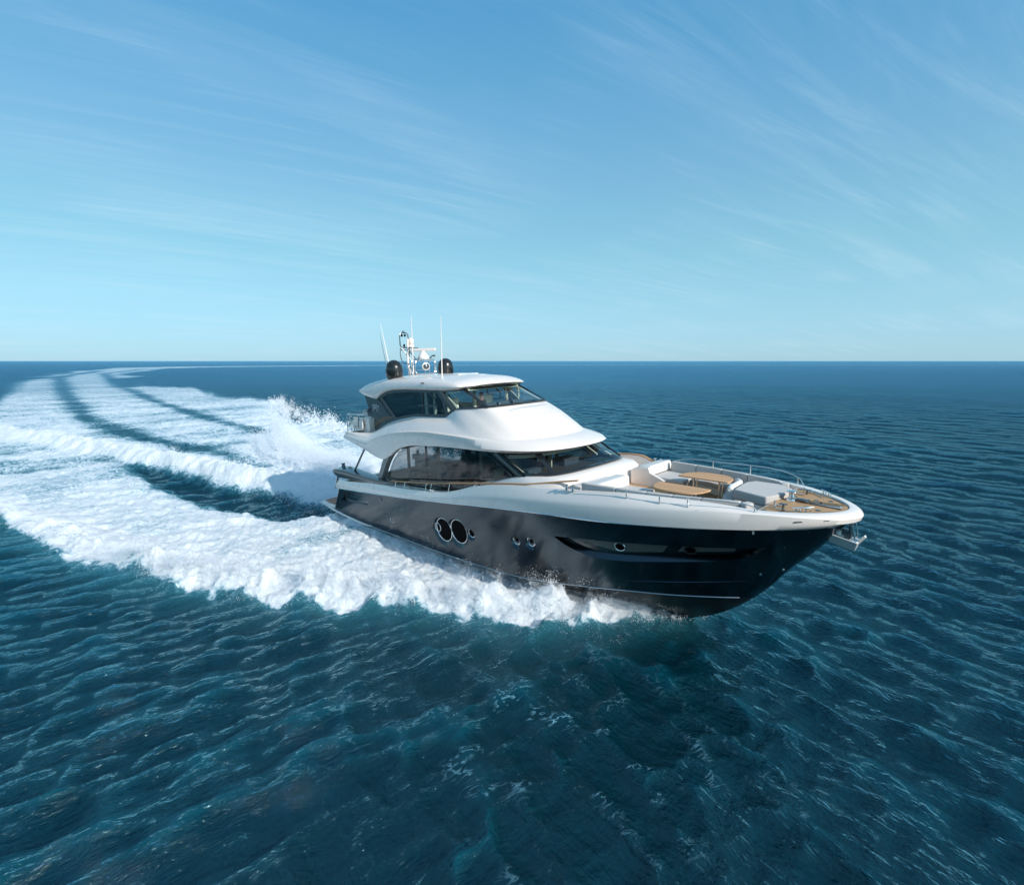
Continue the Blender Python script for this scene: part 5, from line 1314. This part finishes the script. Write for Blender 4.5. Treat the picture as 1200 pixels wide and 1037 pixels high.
# ------------------------------------------------------------------ flying spray (countless droplets)
def tets(name, P, S, m, label):
    n = len(P); base = np.array([(1, 1, 1), (1, -1, -1), (-1, 1, -1), (-1, -1, 1)], np.float32) * .62
    A_ = rng.normal(size=(n, 3)); A_ /= np.linalg.norm(A_, axis=1)[:, None]; B_ = np.cross(A_, rng.normal(size=(n, 3))); B_ /= np.linalg.norm(B_, axis=1)[:, None]; C_ = np.cross(A_, B_)
    V = P[:, None, :] + S[:, None, None] * (base[None, :, 0:1] * A_[:, None] + base[None, :, 1:2] * B_[:, None] + base[None, :, 2:3] * C_[:, None])
    me = bpy.data.meshes.new(name); me.vertices.add(4 * n); me.vertices.foreach_set('co', V.astype(np.float32).ravel())
    t = np.array([(0, 1, 2), (0, 3, 1), (0, 2, 3), (1, 3, 2)]); I_ = (t[None] + 4 * np.arange(n)[:, None, None]).reshape(-1, 3)
    me.loops.add(I_.size); me.loops.foreach_set('vertex_index', I_.ravel().astype(np.int32))
    me.polygons.add(len(I_)); me.polygons.foreach_set('loop_start', (np.arange(len(I_)) * 3).astype(np.int32)); me.update(calc_edges=True)
    me.materials.append(m); o = bpy.data.objects.new(name, me); C.objects.link(o); tag(o, label, None, None, 'stuff'); return o
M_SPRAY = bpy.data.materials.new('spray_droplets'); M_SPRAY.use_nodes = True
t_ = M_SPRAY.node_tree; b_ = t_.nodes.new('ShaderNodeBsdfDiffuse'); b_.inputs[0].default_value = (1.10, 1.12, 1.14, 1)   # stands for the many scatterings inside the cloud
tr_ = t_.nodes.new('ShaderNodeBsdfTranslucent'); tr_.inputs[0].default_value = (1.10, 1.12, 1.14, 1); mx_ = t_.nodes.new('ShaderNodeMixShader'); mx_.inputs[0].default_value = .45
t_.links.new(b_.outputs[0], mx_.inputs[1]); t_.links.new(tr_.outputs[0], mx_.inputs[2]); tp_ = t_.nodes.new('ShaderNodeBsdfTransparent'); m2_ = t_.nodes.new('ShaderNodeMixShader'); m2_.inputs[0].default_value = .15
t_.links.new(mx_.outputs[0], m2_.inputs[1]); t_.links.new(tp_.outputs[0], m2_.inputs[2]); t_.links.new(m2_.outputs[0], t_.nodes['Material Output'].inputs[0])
def path(P, u):
    P = np.array(P, float); Ls = np.concatenate([[0], np.cumsum(np.linalg.norm(np.diff(P, axis=0), axis=1))])
    q = u * Ls[-1]; xy = np.stack([np.interp(q, Ls, P[:, 0]), np.interp(q, Ls, P[:, 1])], 1)
    i = np.clip(np.searchsorted(Ls, q, side='right') - 1, 0, len(P) - 2); d = np.diff(P, axis=0)[i]; d /= np.linalg.norm(d, axis=1)[:, None]
    return xy, d
def surf_h(xy):
    return foam_fields(xy[:, 0], xy[:, 1])[1]
def jets(P, nj, per, u0, u1, out, upv, ln, spread, size, z0=0.0, side=1, aft=.25, upow=1.0, jit=.3):
    """fans of droplets thrown from a crest line"""
    u = u0 + (u1 - u0) * rng.random(nj) ** upow; xy, d = path(P, u)
    nrm = np.stack([-d[:, 1], d[:, 0]], 1) * side
    xy = xy + rng.normal(size=(nj, 2)) * jit
    h0 = surf_h(xy) + z0
    L_ = ln * (.35 + rng.random(nj) ** 1.6 * 1.3)
    a = out * (.4 + rng.random(nj)); c = upv * (.3 + rng.random(nj)); f = aft * (.2 + rng.random(nj))
    PP = []; SZ = []
    t = rng.random((nj, per)) ** 1.25
    X_ = xy[:, None, :] + (nrm * a[:, None] + d * f[:, None])[:, None, :] * (L_[:, None] * t)[..., None]
    Z_ = h0[:, None] - .12 + L_[:, None] * (c[:, None] * t * 1.5 - 1.15 * c[:, None] * t * t)
    sp_ = spread * (.15 + t) * L_[:, None]
    X_ = X_ + rng.normal(size=X_.shape) * sp_[..., None]; Z_ = Z_ + rng.normal(size=Z_.shape) * sp_ * .8
    s_ = size * np.exp(rng.normal(size=t.shape) * .35) * (1.05 - .5 * t)
    P3 = np.concatenate([X_, Z_[..., None]], -1).reshape(-1, 3); s_ = s_.reshape(-1); k = P3[:, 2] > .02
    return P3[k], s_[k]
def collect(lst): return np.concatenate([a for a, b in lst]), np.concatenate([b for a, b in lst])
BS = [
    jets(BERM, 1100, 110, .0, .8, .6, .45, .38, .30, .011, side=1, aft=.5, jit=.55),
    jets([(4.6, 18.6), (-1, 21.5), (-7, 24.6), (-13, 26.5)], 800, 90, 0, 1, .5, .35, .45, .30, .011, side=1, aft=.5, jit=.9),  # starboard bow wave: broken outer lip and the sheet close to the hull
    jets(BERM, 620, 170, .0, .62, 1.05, .75, 1.05, .13, .011, side=1, aft=.45),
    jets(BERM, 360, 130, .0, .40, .35, 1.25, 1.15, .14, .012, side=1, aft=.3),
    jets(BERM, 420, 90, .45, 1.0, .6, .6, .8, .2, .022, side=1, aft=.4),
    jets([(7.2, 19.0), (5.5, 18.9), (2.5, 18.4)], 160, 90, 0, 1, .5, .55, .75, .16, .011, side=1, aft=.5),
    jets([(5.2, 19.1), (-2.4, 24.2), (-10.0, 30.5)], 300, 110, 0, 1, .8, .10, 1.1, .12, .010, side=1, aft=.5),
    jets([(3.5, 20.0), (-5, 24.6), (-12.5, 29.5)], 260, 80, 0, 1, .6, .55, 1.2, .3, .013, side=1, aft=.4, jit=.8),
]
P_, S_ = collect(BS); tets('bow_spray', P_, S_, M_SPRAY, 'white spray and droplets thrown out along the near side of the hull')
PS = [
    jets(PLUME, 420, 150, 0, .78, .35, 1.0, 1.9, .20, .034, side=1, aft=.9, jit=1.0),
    jets(PLUME, 300, 120, .0, .6, -.45, 1.15, 2.1, .20, .030, side=1, aft=.8, jit=.9),
    jets([(-21.5, 53), (-24.5, 59), (-28, 66)], 130, 150, 0, 1, .25, 1.7, 2.6, .15, .040, side=1, aft=.5, jit=.8),
    jets(CREST, 300, 60, .30, 1.0, .5, .55, .9, .2, .026, side=1, aft=.1, jit=.5),
    jets([(-9.2, 32.3), (-11.5, 34.5), (-14.5, 37.5)], 200, 110, 0, 1, .6, .7, 1.3, .35, .018, side=1, aft=.6, jit=.9),
    jets([(-9.2, 32.3), (-11.5, 34.5), (-14.5, 37.5)], 200, 110, 0, 1, -.6, .7, 1.5, .35, .018, side=1, aft=.6, jit=.9),
]
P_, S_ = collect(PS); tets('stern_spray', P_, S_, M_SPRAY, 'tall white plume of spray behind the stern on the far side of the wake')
FS = [jets(PORTR, 260, 60, .42, 1.0, -.3, .9, 1.8, .2, .07, side=1, aft=.6, jit=1.0), jets(PORTR, 160, 70, .0, .42, -.3, .8, 1.2, .2, .03, side=1, aft=.6, jit=.6)]
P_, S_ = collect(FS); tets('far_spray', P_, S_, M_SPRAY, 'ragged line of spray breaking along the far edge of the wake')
